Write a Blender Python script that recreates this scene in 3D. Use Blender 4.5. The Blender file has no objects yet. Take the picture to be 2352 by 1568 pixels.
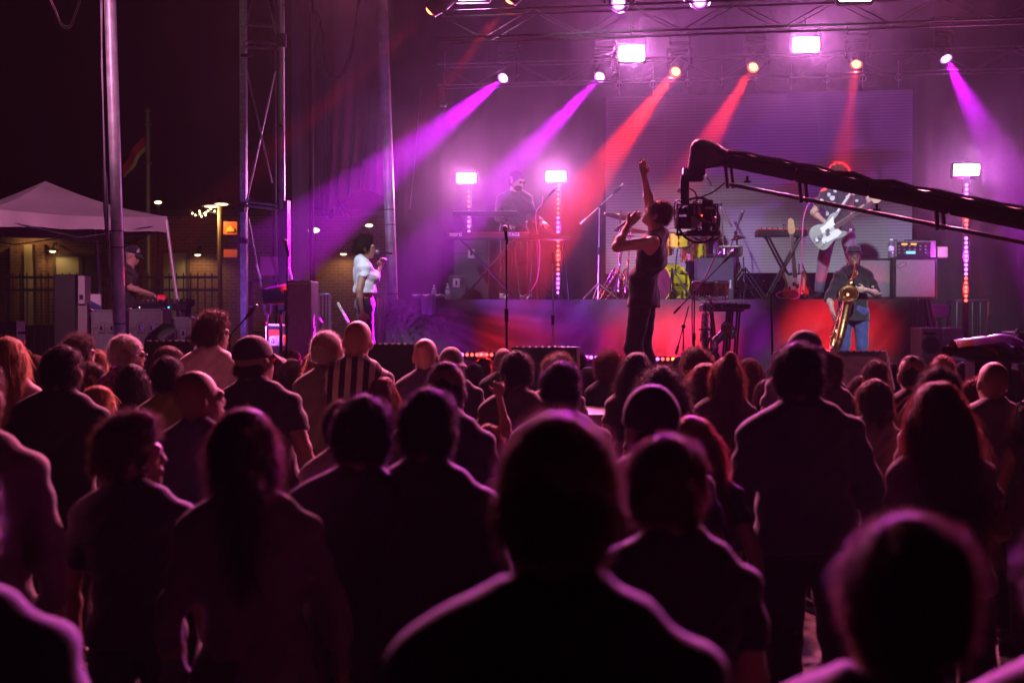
import bpy, bmesh, math, random
import numpy as np
from mathutils import Vector, Matrix
random.seed(7); RNG = np.random.default_rng(11)
SC = bpy.context.scene
COL = SC.collection
R = math.radians
PI = math.pi

# ---------------------------------------------------------------- camera
F_PX = 3266.7                                  # focal length in units of a 2352-wide frame (50 mm on 36 mm)
YAW, PITCH = R(10.0), R(-1.017)
CAM = Vector((0, 0, 1.9))
cam_d = bpy.data.cameras.new('camera'); cam_d.lens = 50; cam_d.sensor_width = 36
cam_d.clip_start = 0.05; cam_d.clip_end = 500
cam_d.dof.use_dof = True; cam_d.dof.focus_distance = 15.5; cam_d.dof.aperture_fstop = 2.8; cam_d.dof.aperture_blades = 0
cam = bpy.data.objects.new('camera', cam_d); COL.objects.link(cam)
cam.location = CAM; cam.rotation_euler = (PI/2 + PITCH, 0, YAW)
SC.camera = cam
_fh = Vector((-math.sin(YAW), math.cos(YAW), 0))
RIGHT = Vector((math.cos(YAW), math.sin(YAW), 0))
FWD = _fh*math.cos(PITCH) + Vector((0, 0, math.sin(PITCH)))
UP = RIGHT.cross(FWD)
def P(x, y, d):
    """point of the place seen at (x, y) of a 2352x1568 view, d metres in front of the camera"""
    return CAM + (FWD + RIGHT*((x-1176)/F_PX) + UP*((784-y)/F_PX))*d
def PY(x, y, Y):
    r = FWD + RIGHT*((x-1176)/F_PX) + UP*((784-y)/F_PX)
    return CAM + r*((Y-CAM.y)/r.y)
def DEP(p): return (Vector(p)-CAM).dot(FWD)

# ---------------------------------------------------------------- night sky
world = bpy.data.worlds.new('World'); SC.world = world; world.use_nodes = True
wn = world.node_tree.nodes; wl = world.node_tree.links
bg = wn['Background']
sky = wn.new('ShaderNodeTexSky'); sky.sky_type = 'NISHITA'; sky.sun_disc = False
sky.sun_elevation = R(-6); sky.sun_rotation = R(200); sky.sun_intensity = 1.0
wl.new(sky.outputs[0], bg.inputs[0]); bg.inputs[1].default_value = 0.0006

# ---------------------------------------------------------------- exposure and sampling
SC.view_settings.view_transform = 'Standard'; SC.view_settings.look = 'None'
SC.view_settings.exposure = 0.38; SC.view_settings.gamma = 1.0; SC.view_settings.use_curve_mapping = False
cy = SC.cycles
cy.max_bounces = 5; cy.diffuse_bounces = 2; cy.glossy_bounces = 2; cy.transmission_bounces = 4
cy.volume_bounces = 0; cy.transparent_max_bounces = 8
cy.caustics_reflective = False; cy.caustics_refractive = False
cy.sample_clamp_indirect = 3.0; cy.sample_clamp_direct = 0.0
cy.use_light_tree = True; cy.use_denoising = True
try: cy.denoiser = 'OPENIMAGEDENOISE'; cy.denoising_input_passes = 'RGB_ALBEDO_NORMAL'
except Exception: pass
cy.use_adaptive_sampling = False

# ---------------------------------------------------------------- materials
MATS = {}
def mat(name, col=(.5,.5,.5), rough=.6, metal=0., emit=None, es=0., spec=.5, noise=0., nscale=20., bump=0., bscale=80., trans=0., sheen=0.):
    if name in MATS: return MATS[name]
    m = bpy.data.materials.new(name); m.use_nodes = True
    nt = m.node_tree; b = nt.nodes['Principled BSDF']
    b.inputs['Base Color'].default_value = (*col, 1); b.inputs['Roughness'].default_value = rough
    b.inputs['Metallic'].default_value = metal; b.inputs['Specular IOR Level'].default_value = spec
    if sheen: b.inputs['Sheen Weight'].default_value = sheen
    if trans: b.inputs['Transmission Weight'].default_value = trans
    if emit is not None:
        b.inputs['Emission Color'].default_value = (*emit, 1); b.inputs['Emission Strength'].default_value = es
    if noise or bump:
        tc = nt.nodes.new('ShaderNodeTexCoord')
    if noise:
        n = nt.nodes.new('ShaderNodeTexNoise'); n.inputs['Scale'].default_value = nscale; n.inputs['Detail'].default_value = 4
        nt.links.new(tc.outputs['Object'], n.inputs['Vector'])
        mr = nt.nodes.new('ShaderNodeMapRange'); mr.inputs[1].default_value = .3; mr.inputs[2].default_value = .7
        mr.inputs[3].default_value = 1-noise; mr.inputs[4].default_value = 1+noise*.6
        nt.links.new(n.outputs['Fac'], mr.inputs[0])
        mx = nt.nodes.new('ShaderNodeMix'); mx.data_type = 'RGBA'; mx.blend_type = 'MULTIPLY'; mx.inputs[0].default_value = 1
        mx.inputs[6].default_value = (*col, 1); nt.links.new(mr.outputs[0], mx.inputs[7])
        nt.links.new(mx.outputs[2], b.inputs['Base Color'])
        mr2 = nt.nodes.new('ShaderNodeMapRange'); mr2.inputs[3].default_value = max(.05, rough-.12); mr2.inputs[4].default_value = min(1, rough+.12)
        nt.links.new(n.outputs['Fac'], mr2.inputs[0]); nt.links.new(mr2.outputs[0], b.inputs['Roughness'])
    if bump:
        n2 = nt.nodes.new('ShaderNodeTexNoise'); n2.inputs['Scale'].default_value = bscale; n2.inputs['Detail'].default_value = 5
        nt.links.new(tc.outputs['Object'], n2.inputs['Vector'])
        bp = nt.nodes.new('ShaderNodeBump'); bp.inputs['Strength'].default_value = bump; bp.inputs['Distance'].default_value = .02
        nt.links.new(n2.outputs['Fac'], bp.inputs['Height']); nt.links.new(bp.outputs[0], b.inputs['Normal'])
    MATS[name] = m
    return m
def lamp_mat(name, col, es):
    """something that gives off light; its light into the room comes from the lamp beside it"""
    if name in MATS: return MATS[name]
    m = bpy.data.materials.new(name); m.use_nodes = True; nt = m.node_tree
    b = nt.nodes['Principled BSDF']; b.inputs['Base Color'].default_value = (.02,.02,.02,1)
    b.inputs['Emission Color'].default_value = (*col, 1); b.inputs['Emission Strength'].default_value = es
    m.cycles.emission_sampling = 'NONE'
    MATS[name] = m; return m

BLACK = mat('black_metal', (.012,.012,.013), .45, .3, noise=.3, nscale=9)
RUBBER = mat('black_rubber', (.008,.008,.008), .6)
CHROME = mat('chrome', (.75,.75,.78), .12, 1., noise=.15, nscale=30)
STEEL = mat('brushed_aluminium', (.5,.5,.52), .32, .9, noise=.3, nscale=6, bump=.1)
GALV = mat('galvanised_steel', (.55,.54,.57), .42, .2, noise=.35, nscale=5, bump=.15, bscale=25)
BLKCLOTH = mat('black_stage_cloth', (.07,.067,.072), .85, noise=.25, nscale=3, bump=.25, bscale=60, sheen=.2)
PLASTIC = mat('black_plastic', (.015,.015,.016), .35, noise=.2)
TOLEX = mat('black_tolex', (.03,.03,.032), .55, bump=.3, bscale=300)
WHITEP = mat('white_paint', (.75,.75,.75), .4)

# ---------------------------------------------------------------- mesh helpers
class MB:
    def __init__(s): s.v = []; s.f = []
    def add(s, v, f):
        o = len(s.v); s.v += [tuple(p) for p in v]; s.f += [tuple(i+o for i in q) for q in f]; return s
    def box(s, c, size, rot=None, bev=0.):
        x, y, z = (q/2 for q in size)
        if bev <= 0:
            v = [Vector((sx*x, sy*y, sz*z)) for sz in (-1,1) for sy in (-1,1) for sx in (-1,1)]
            f = [(0,2,3,1),(4,5,7,6),(0,1,5,4),(2,6,7,3),(0,4,6,2),(1,3,7,5)]
        else:
            b = min(bev, x*.98, y*.98, z*.98); v = []; f = []
            idx = {}
            for ax in range(3):
                for sg in (-1,1):
                    q = []
                    for s1,s2 in ((-1,-1),(1,-1),(1,1),(-1,1)):
                        h = [x,y,z]; o = [0,0,0]; a1,a2 = (ax+1)%3, (ax+2)%3
                        o[ax] = sg*h[ax]; o[a1] = s1*(h[a1]-b); o[a2] = s2*(h[a2]-b)
                        sig = [0,0,0]; sig[ax]=sg; sig[a1]=s1; sig[a2]=s2
                        idx[(ax,tuple(sig))] = len(v); q.append(len(v)); v.append(Vector(o))
                    f.append(tuple(q) if sg > 0 else tuple(q[::-1]))
            for ax in range(3):
                a1,a2 = (ax+1)%3,(ax+2)%3
                for s1 in (-1,1):
                    for s2 in (-1,1):
                        def k(fa, sa):
                            sg=[0,0,0]; sg[ax]=sa; sg[a1]=s1; sg[a2]=s2; return idx[(fa,tuple(sg))]
                        q = (k(a1,-1),k(a1,1),k(a2,1),k(a2,-1))
                        f.append(q if s1*s2 < 0 else q[::-1])
            for sx in (-1,1):
                for sy in (-1,1):
                    for sz in (-1,1):
                        q = tuple(idx[(a,(sx,sy,sz))] for a in range(3)); f.append(q if sx*sy*sz > 0 else q[::-1])
        M = rot if rot is not None else Matrix.Identity(3)
        c = Vector(c); return s.add([M @ p + c for p in v], f)
    def cyl(s, a, b, r0, r1=None, n=10, cap=True):
        a = Vector(a); b = Vector(b); r1 = r0 if r1 is None else r1
        d = (b-a).normalized(); t = Vector((0,0,1)) if abs(d.z) < .9 else Vector((1,0,0))
        u = d.cross(t).normalized(); w = d.cross(u)
        v = []
        for i in range(n):
            an = 2*PI*i/n; e = u*math.cos(an)+w*math.sin(an); v += [a+e*r0, b+e*r1]
        f = [(2*i, 2*((i+1)%n), 2*((i+1)%n)+1, 2*i+1) for i in range(n)]
        if cap: f += [tuple(2*i for i in range(n))[::-1], tuple(2*i+1 for i in range(n))]
        return s.add(v, f)
    def tube(s, pts, r, n=6, cap=True):
        pts = [Vector(p) for p in pts]; m = len(pts); rr = r if isinstance(r, (list,tuple)) else [r]*m
        v = []; u = None
        for i,p in enumerate(pts):
            d = (pts[min(i+1,m-1)]-pts[max(i-1,0)]).normalized()
            if u is None:
                t = Vector((0,0,1)) if abs(d.z) < .9 else Vector((1,0,0)); u = d.cross(t).normalized()
            else:
                u = (u - d*u.dot(d)).normalized()
            w = d.cross(u)
            for k in range(n):
                an = 2*PI*k/n; v.append(p+(u*math.cos(an)+w*math.sin(an))*rr[i])
        f = [(i*n+k, i*n+(k+1)%n, (i+1)*n+(k+1)%n, (i+1)*n+k) for i in range(m-1) for k in range(n)]
        if cap: f += [tuple(range(n))[::-1], tuple((m-1)*n+k for k in range(n))]
        return s.add(v, f)
    def ell(s, c, r, nu=12, nv=8, rot=None):
        c = Vector(c); M = rot if rot is not None else Matrix.Identity(3)
        if not isinstance(r, (list,tuple)): r = (r,r,r)
        v = [M @ Vector((0,0,-r[2])) + c]
        for j in range(1,nv):
            t = PI*j/nv - PI/2
            for i in range(nu):
                a = 2*PI*i/nu
                v.append(M @ Vector((r[0]*math.cos(t)*math.cos(a), r[1]*math.cos(t)*math.sin(a), r[2]*math.sin(t))) + c)
        v.append(M @ Vector((0,0,r[2])) + c); N = len(v)-1
        f = [(0, 1+(i+1)%nu, 1+i) for i in range(nu)]
        for j in range(nv-2):
            for i in range(nu):
                a = 1+j*nu+i; b = 1+j*nu+(i+1)%nu; f.append((a,b,b+nu,a+nu))
        f += [(N, 1+(nv-2)*nu+i, 1+(nv-2)*nu+(i+1)%nu) for i in range(nu)]
        return s.add(v, f)
    def lathe(s, prof, c=(0,0,0), rot=None, n=20):
        """prof: list of (radius, height) about local z"""
        M = rot if rot is not None else Matrix.Identity(3); c = Vector(c); v = []
        for r,h in prof:
            for i in range(n):
                a = 2*PI*i/n; v.append(M @ Vector((r*math.cos(a), r*math.sin(a), h)) + c)
        f = [(j*n+i, j*n+(i+1)%n, (j+1)*n+(i+1)%n, (j+1)*n+i) for j in range(len(prof)-1) for i in range(n)]
        return s.add(v, f)
    def torus(s, c, R_, r, rot=None, n=20, k=6):
        M = rot if rot is not None else Matrix.Identity(3); c = Vector(c); v = []
        for i in range(n):
            a = 2*PI*i/n
            for j in range(k):
                b = 2*PI*j/k; q = R_+r*math.cos(b)
                v.append(M @ Vector((q*math.cos(a), q*math.sin(a), r*math.sin(b))) + c)
        f = [(i*k+j, ((i+1)%n)*k+j, ((i+1)%n)*k+(j+1)%k, i*k+(j+1)%k) for i in range(n) for j in range(k)]
        return s.add(v, f)
    def prism(s, poly, h, M=None, c=(0,0,0)):
        """poly in local xy, thickness h along local z"""
        M = M if M is not None else Matrix.Identity(3); c = Vector(c); n = len(poly)
        v = [M @ Vector((x,y,-h/2)) + c for x,y in poly] + [M @ Vector((x,y,h/2)) + c for x,y in poly]
        f = [tuple(range(n))[::-1], tuple(range(n,2*n))] + [(i,(i+1)%n,n+(i+1)%n,n+i) for i in range(n)]
        return s.add(v, f)
    def grid(s, fn, nu, nv):
        v = [fn(i/nu, j/nv) for j in range(nv+1) for i in range(nu+1)]
        f = [(j*(nu+1)+i, j*(nu+1)+i+1, (j+1)*(nu+1)+i+1, (j+1)*(nu+1)+i) for j in range(nv) for i in range(nu)]
        return s.add(v, f)
    def mesh(s, name, smooth=False, ang=35):
        me = bpy.data.meshes.new(name); me.from_pydata(s.v, [], s.f); me.update()
        if smooth:
            me.shade_smooth()
            try: me.set_sharp_from_angle(angle=R(ang))
            except Exception: pass
        return me
    def build(s, name, m=None, parent=None, smooth=True, ang=35):
        return link(name, s.mesh(name, smooth, ang), m, parent)

def link(name, me, m=None, parent=None):
    o = bpy.data.objects.new(name, me); COL.objects.link(o)
    if m is not None:
        if len(me.materials) == 0: me.materials.append(m)
        elif me.materials[0] != m:
            o.material_slots[0].link = 'OBJECT'; o.material_slots[0].material = m
    if parent is not None: o.parent = parent
    return o
def tag(o, label, cat, group=None, kind=None):
    if label: o['label'] = label
    if cat: o['category'] = cat
    if group: o['group'] = group
    if kind: o['kind'] = kind
    return o
def thing(name, label, cat, loc=(0,0,0), rz=0., group=None, rot=None, scale=1.):
    o = bpy.data.objects.new(name, None); COL.objects.link(o); o.empty_display_size = .1
    o.location = loc; o.rotation_euler = rot if rot is not None else (0,0,rz)
    if scale != 1.: o.scale = (scale,)*3
    return tag(o, label, cat, group)
def structure(name, o): o.name = name; o['kind'] = 'structure'; return o
def lamp(name, kind, power, col, loc, parent=None, aim=None, size=R(20), blend=.3, rad=.03, sx=.3, sy=.2, shadow=True):
    d = bpy.data.lights.new(name, kind); d.energy = power; d.color = col
    if kind == 'SPOT': d.spot_size = size; d.spot_blend = blend; d.shadow_soft_size = rad
    elif kind == 'POINT': d.shadow_soft_size = rad
    elif kind == 'AREA': d.shape = 'RECTANGLE'; d.size = sx; d.size_y = sy; d.spread = size
    o = bpy.data.objects.new(name, d); COL.objects.link(o); o.location = loc
    if aim is not None: o.rotation_euler = Vector(aim).to_track_quat('-Z','Y').to_euler()
    if parent is not None: o.parent = parent
    return o
def rotz(a): return Matrix.Rotation(a, 3, 'Z')
def rotx(a): return Matrix.Rotation(a, 3, 'X')
def roty(a): return Matrix.Rotation(a, 3, 'Y')
def frame_z(d, up=(0,0,1)):
    """3x3 whose z axis is d"""
    z = Vector(d).normalized(); u = Vector(up)
    if abs(z.dot(u.normalized())) > .98: u = Vector((0,1,0))
    x = u.cross(z).normalized(); y = z.cross(x)
    return Matrix((x,y,z)).transposed()
def copy_tree(o, parent=None):
    c = o.copy(); COL.objects.link(c)
    if parent is not None: c.parent = parent
    for ch in o.children: copy_tree(ch, c)
    return c
def sag(a, b, drop, n=14):
    a = Vector(a); b = Vector(b)
    return [a.lerp(b, i/n) - Vector((0,0,drop*4*(i/n)*(1-i/n))) for i in range(n+1)]
def spline(pts, n=8):
    pts = [Vector(p) for p in pts]; q = [pts[0]*2-pts[1]] + pts + [pts[-1]*2-pts[-2]]; out = []
    for i in range(1, len(q)-2):
        for k in range(n):
            t = k/n; a,b,c,d = q[i-1:i+3]
            out.append(.5*((2*b)+(c-a)*t+(2*a-5*b+4*c-d)*t*t+(3*b-a-3*c+d)*t*t*t))
    out.append(pts[-1]); return out

STAGE_Z, RISER_Z, RISER_Y, BACK_Y = 1.1, 2.12, 18.4, 23.0
# ================================================================ large structure
# ground: one sheet to the horizon
gm = mat('asphalt', (.05,.048,.05), .8, noise=.35, nscale=1.5, bump=.3, bscale=40)
structure('ground', MB().grid(lambda u,v: Vector((-150+300*u, -60+300*v, 0)), 8, 8).build('ground', gm, smooth=False))

# stage floor
deckm = mat('black_stage_ply', (.035,.034,.036), .5, noise=.4, nscale=2.5, bump=.15, bscale=30)
stage = MB()
stage.box((-7.5, 18.0, STAGE_Z-.06), (34, 13.0, .12)).box((-7.5, 11.56, STAGE_Z/2-.06), (34, .05, STAGE_Z-.13))
so = stage.build('stage_floor', deckm, smooth=False); so['kind'] = 'structure'

# stage riser for the band
XL, XR = PY(890,690,RISER_Y).x, PY(2108,690,RISER_Y).x
rs = thing('stage_riser', 'long black skirted stage riser carrying the drums and keyboards', 'riser', ((XL+XR)/2, RISER_Y, STAGE_Z))
W = XR-XL; HR = RISER_Z-STAGE_Z
MB().box((0, 1.9, HR-.03), (W, 3.8, .06)).build('deck', deckm, rs, smooth=False)
def skirt(u, v):
    x = -W/2 + W*u; z = (HR-.005)*(1-v)
    fan = math.exp(-((x+W/2)/2.4)**2)
    a = math.atan2(v*HR, (x+W/2)+.02)
    y = .055*fan*math.sin(a*34+.8*math.sin(a*9))*min(1, 6*v) + .02*math.sin(x*5.3+v*7*math.sin(x*1.1)+1.3)*v + .02*math.sin(x*13+v*11)*math.sin(x*1.7)**2 + .05*(1-fan)*math.sin(x*9.+2*math.sin(x*1.3)+v*4.5*math.sin(x*.7))*(.15+v)
    y += .012*math.sin(x*3.1+v*9+math.sin(x*2))*v
    return Vector((x - .16*v*v*math.exp(-(x+W/2)*5), -.02-.06*v*(.5+.5*math.sin(x*2.3)) + y*1.2, z))
MB().grid(skirt, 260, 18).build('skirt', mat('riser_skirt_cloth',(.05,.047,.053),.7,noise=.3,nscale=4,bump=.5,bscale=9,sheen=.3), rs, ang=80)
def sk_side(u, v):
    return Vector((-W/2-.02-.16*v*v+.02*math.sin(u*30)*v, 3.75*u-.02*v, (HR-.005)*(1-v)))
MB().grid(sk_side, 40, 8).build('skirt_return', BLKCLOTH, rs, ang=80)
def sk_bunch(u, v):
    an = u*2.6-1.0; r = .10+.13*v+.03*math.sin(an*13+v*2)
    return Vector((W/2+.02+r*math.sin(an)+.12*v, -.03-r*math.cos(an)*.7, (HR-.01)*(1-v)+.05*math.sin(an*9)*v))
MB().grid(sk_bunch, 60, 12).build('skirt_bunch', mat('blue_black_satin', (.06,.06,.09), .35, sheen=.4), rs, ang=80)

# rear curtain
def curt(x0, x1, Y, z0, z1, amp, freq, seed, n=220):
    rr = random.Random(seed); ph = [rr.uniform(0,6.28) for _ in range(5)]
    def f(u, v):
        x = x0+(x1-x0)*u
        y = amp*(math.sin(x*freq+ph[0]+1.2*math.sin(x*.9+ph[1])) + .5*math.sin(x*freq*2.3+ph[2]))*(.35+.65*v)
        return Vector((x, Y+y, z1+(z0-z1)*v))
    return MB().grid(f, n, 10)
bx0, bx1 = PY(902,400,BACK_Y).x, 9.0
bd = thing('rear_curtain', 'wide black cloth curtain hanging behind the whole band', 'curtain', (0,0,0))
curt(bx0, bx1, BACK_Y, STAGE_Z, 8.2, .05, 7, 1, 300).build('cloth', mat('black_velour',(.022,.02,.023),.9,noise=.3,nscale=3,bump=.3,bscale=60), bd, ang=80)
MB().cyl((bx0,BACK_Y,8.22), (bx1,BACK_Y,8.22), .03).build('pipe', STEEL, bd)

# led video wall (switched off, faint module rows)
sm = mat('led_wall_face', (.2,.2,.23), .55)
nt = sm.node_tree; tcx = nt.nodes.new('ShaderNodeTexCoord'); wv = nt.nodes.new('ShaderNodeTexWave')
wv.wave_type = 'BANDS'; wv.bands_direction = 'Z'; wv.inputs['Scale'].default_value = 7.0; wv.inputs['Distortion'].default_value = 0
nt.links.new(tcx.outputs['Object'], wv.inputs['Vector'])
cr = nt.nodes.new('ShaderNodeValToRGB'); cr.color_ramp.elements[0].color = (.31,.31,.34,1); cr.color_ramp.elements[1].color = (.2,.19,.22,1)
nt.links.new(wv.outputs['Fac'], cr.inputs[0]); nt.links.new(cr.outputs[0], nt.nodes['Principled BSDF'].inputs['Base Color'])
SY = 22.0
a = PY(1392,226,SY); b = PY(2094,625,SY)
sw = thing('led_screen', 'large dark grey video wall hanging behind the drums', 'screen', ((a.x+b.x)/2, SY, b.z))
SWW, SWH = b.x-a.x, PY(1750,216,SY).z-b.z
nx_, nz_ = 10, 6
pm = MB().box((0,0,0), (SWW/nx_-.0012, .06, SWH/nz_-.0012)).mesh('panel')
for i in range(nx_):
    for j in range(nz_):
        o = link('panel', pm, sm, sw); o.location = (-SWW/2+SWW*(i+.5)/nx_, random.uniform(-.0003,.0003), SWH*(j+.5)/nz_)
MB().box((0,.1,SWH+.04), (SWW+.1,.08,.05)).box((0,.1,SWH/2), (SWW*.98,.05,SWH)).build('frame', BLACK, sw, smooth=False)
for i in range(9):
    x = -SWW/2+.2+(SWW-.4)*i/8
    m_ = MB().cyl((x,.05,SWH+.05), (x,.05,SWH+.45), .008, n=6).torus((x,.03,SWH+.2), .05, .01, rotx(PI/2), 14, 5)
    m_.build('hanging_shackle', STEEL, sw)

# side drape at the left of the stage, gathered up and tied
dr = thing('side_drape', 'tall grey side drape tied up in a knot left of the stage', 'drape', PY(780, 470, 20.6))
DX0, DX1 = PY(668,200,20.6).x-dr.location.x, PY(892,200,20.6).x-dr.location.x
DZT = 8.0-dr.location.z
def drape(u, v):
    pin = 1-.0*v
    x = DX0+(DX1-DX0)*u
    kx = .05                                      # the knot, where folds gather
    g = math.exp(-((x-kx)/.5)**2)*max(0, (v-.45)/.55)**1.5
    x += (kx-x)*.35*g
    y = .05*math.sin(u*21+1.5*math.sin(u*5)) + .10*math.sin(u*9+.4)*(.3+v) + .12*g*math.sin(u*60)
    zb = .12*math.sin(u*10)+.30*abs(u-.5)*(1 if u>.5 else -.6)
    if u < .14: zb -= 1.9*(1-u/.14)**.5
    return Vector((x, y-.3*g, DZT+(zb-DZT)*v))
drm = mat('grey_scrim', (.13,.115,.12), .8, noise=.2, nscale=2, bump=.2, bscale=50, sheen=.2)
MB().grid(drape, 150, 60).build('cloth', drm, dr, ang=80)
kn = MB()
rr = random.Random(5)
for k in range(7):
    a_ = -2.9+k*.44; L = rr.uniform(.12,.34)
    p0 = Vector((.05,-.25,-.02)); p1 = p0+Vector((math.cos(a_)*L, rr.uniform(-.12,.02), -.1+math.sin(a_)*L*.38))
    kn.tube([p0, p0.lerp(p1,.4)+Vector((0,-.05,.05)), p1], [.06,.05,.02], 6)
kn.ell((.05,-.25,0), (.12,.08,.07)).build('knot', mat('shiny_black_film', (.05,.05,.06), .18), dr)
MB().cyl((DX0-.1,0,DZT+.03),(DX1+.1,0,DZT+.03),.03).build('pipe', STEEL, dr)

# roof trusses
def truss(name, label, Y, z, x0, x1, hh=.3):
    t = thing(name, label, 'truss', (x0, Y, z), group='roof trusses')
    L = x1-x0; tm = mat('truss_aluminium', (.16,.15,.17), .4, .7, noise=.3)
    ch = MB().cyl((0,0,0), (L,0,0), .012, n=8).mesh('chord', True)
    for dy in (-.15,.15):
        for dz in (0,hh):
            o = link('chord', ch, tm, t); o.location = (0,dy,dz)
    n = int(L/.55); st = L/n
    br = MB().cyl((0,0,0), (st,0,hh), .0055, n=6).mesh('brace', True)
    br2 = MB().cyl((0,0,hh), (st,0,0), .0055, n=6).mesh('brace', True)
    for i in range(n):
        for dy in (-.15,.15):
            o = link('brace', br if i%2 else br2, tm, t); o.location = (st*i,dy,0)
    return t
T2Y, T2Z, T1Y, T1Z = 20.3, 5.24, 16.0, 5.06
truss('lighting_truss', 'rear aluminium lighting truss above the video wall', T2Y, T2Z, PY(1010,200,T2Y).x, 8.5)
truss('lighting_truss', 'front aluminium lighting truss crossing the top of the picture', T1Y, T1Z, PY(1010,100,T1Y).x, 8.0)

# lattice tower at the left edge of the stage roof
TD = 17.6
tw = thing('truss_tower', 'tall aluminium lattice tower left of the stage', 'tower', (0,0,0))
pl, pr = P(561,700,TD), P(648,700,TD-.3); pl.z = pr.z = 0
ladm = mat('pale_aluminium', (.55,.55,.57), .38, .8, noise=.25)
MB().box((pl.x,pl.y,4.2),(.075,.075,8.4)).build('post', ladm, tw, smooth=False)
MB().cyl((pr.x,pr.y,STAGE_Z+2.1),(pr.x,pr.y,8.4),.04,n=14).build('post', STEEL, tw)
MB().box((pr.x+.02,pr.y+.03,STAGE_Z+1.1),(.12,.12,2.2)).build('sleeve_block', BLACK, tw)
MB().cyl((pr.x,pr.y,P(648,122,TD).z),(pr.x,pr.y,P(648,92,TD).z),.065,n=12).build('clamp_band', BLACK, tw)
back = Vector((.15,.7,0))
for p_ in (pl+back, pr+back): MB().cyl((p_.x,p_.y,0),(p_.x,p_.y,8.4),.03,n=8).build('post', BLACK, tw)
for y_ in (60, 98, 110, 462, 472):
    z = P(600,y_,TD).z
    MB().cyl((pl.x,pl.y,z),(pr.x,pr.y,z-.08),.018,n=8).build('rung', ladm, tw)
def brace(xa,ya,xb,yb): MB().cyl(P(xa,ya,TD+.2), P(xb,yb,TD-.1), .012, n=6).build('brace', ladm, tw)
brace(567,165,625,420); brace(632,165,565,470); brace(570,500,600,660); brace(590,-40,564,60); brace(607,-40,634,85)
for k in range(13):
    z = P(561,60+k*38,TD).z; MB().box((pl.x,pl.y-.04,z),(.078,.006,.008)).build('rung_mark', WHITEP, tw)
MB().box((pl.x-.02,pl.y-.05,P(0,480,TD).z),(.12,.12,.09)).box((pl.x+.02,pl.y-.05,P(0,555,TD).z),(.1,.1,.06)).build('bracket', BLACK, tw)
MB().box((pl.x+.05,pl.y-.02,P(0,131,TD).z),(.13,.06,.04)).build('bracket', BLACK, tw)

# two big leaning roof poles
def pole(label, a, b, r, yaw=0):
    t = thing('roof_pole', label, 'pole', (0,0,0), group='roof poles')
    a = Vector(a); b = Vector(b); d = (a-b)
    base = b + d*((0-b.z)/d.z if d.z else 0)
    MB().cyl(base, a+d*.15, r, n=24).build('tube', GALV, t)
    for k in (.02,.25,.30): 
        c = b.lerp(a,k); MB().cyl(c, c+d.normalized()*.012, r*1.04, n=20).build('strap', RUBBER, t)
    return t
PD = 16.6
pole('thick galvanised roof pole in front of the white canopy tent', P(253,0,PD), P(276,760,PD), 13.5/F_PX*PD)
pole('thick galvanised roof pole beside the riser corner', P(878,0,19.6), P(902,690,19.6), 12/F_PX*19.6)
# cables running down beside the first pole
c1 = thing('rigging_cable', 'dark strap and cable hanging beside the thick pole at the tent', 'cable', (0,0,0))
MB().tube([P(231,-20,PD-.1),P(237,250,PD-.1),P(243,520,PD-.1),P(258,700,PD-.1),P(264,790,PD-.1)], .008, 5).build('cable', mat('lilac_cord', (.3,.25,.32), .5), c1)
MB().tube([P(235,-20,PD-.15),P(233,150,PD-.15),P(240,330,PD-.15),P(248,600,PD-.15),P(266,720,PD-.15)], .006, 5).build('cord', mat('lilac_cord', (.3,.25,.32), .5), c1)
MB().tube([P(238,360,PD),P(241,420,PD),P(243,480,PD),P(250,600,PD),P(262,740,PD)], [.006,.03,.03,.012,.012], 6).build('black_loop', RUBBER, c1)
c2 = thing('hanging_rope', 'looped pale rope hanging against the night sky top left', 'rope', (0,0,0))
for k,(e,g) in enumerate(((0,0),(4,-5))):
    MB().tube(spline([P(105+e,-20,13),P(123+e,20,13),P(140,58+g,13),P(157,66+g,13),P(168-e,52,13),P(193-e,-20,13)],6), .005, 5).build('strand', mat('lilac_cord', (.3,.25,.32), .5), c2)
c3 = thing('hanging_cable', 'heavy black cable looping down over the side drape', 'cable', (0,0,0))
MB().tube(spline([P(712,560,20),P(713,300,20),P(712,120,20),P(714,40,20),P(724,28,20),P(738,48,20),P(744,100,20),P(750,160,20),P(767,180,20),P(790,164,20),P(808,110,20),P(818,60,20),P(828,-20,20)],6), .022, 6).build('cable', RUBBER, c3)
MB().tube(spline([P(738,42,20),P(722,120,20),P(714,210,20),P(712,330,20)],6), .012, 5).build('cable', RUBBER, c3)
MB().tube(spline([P(735,50,20),P(748,90,20),P(753,150,20),P(772,178,20),P(800,150,20),P(822,40,20),P(826,-20,20)],6), .014, 5).build('cable', RUBBER, c3)
c4 = thing('chain_hoist_hooks', 'bundle of thin chains with hooks hanging above the keyboards', 'chain', (0,0,0))
for k in range(3):
    x = 1014+k*4.5
    MB().tube([P(1023,120,20),P(1019+k,200,20),P(x,240,20)], .006, 5).build('chain', STEEL, c4)
    MB().ell(P(x,242,20), (.018,.018,.03), 8, 6).build('hook', CHROME, c4)
c5 = thing('guy_wire', 'thin bright guy wire slanting down behind the thick riser pole', 'wire', (0,0,0))
MB().tube([P(968,200,21),P(950,400,21),P(941,480,21)], .006, 5).build('wire', STEEL, c5)

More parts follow.
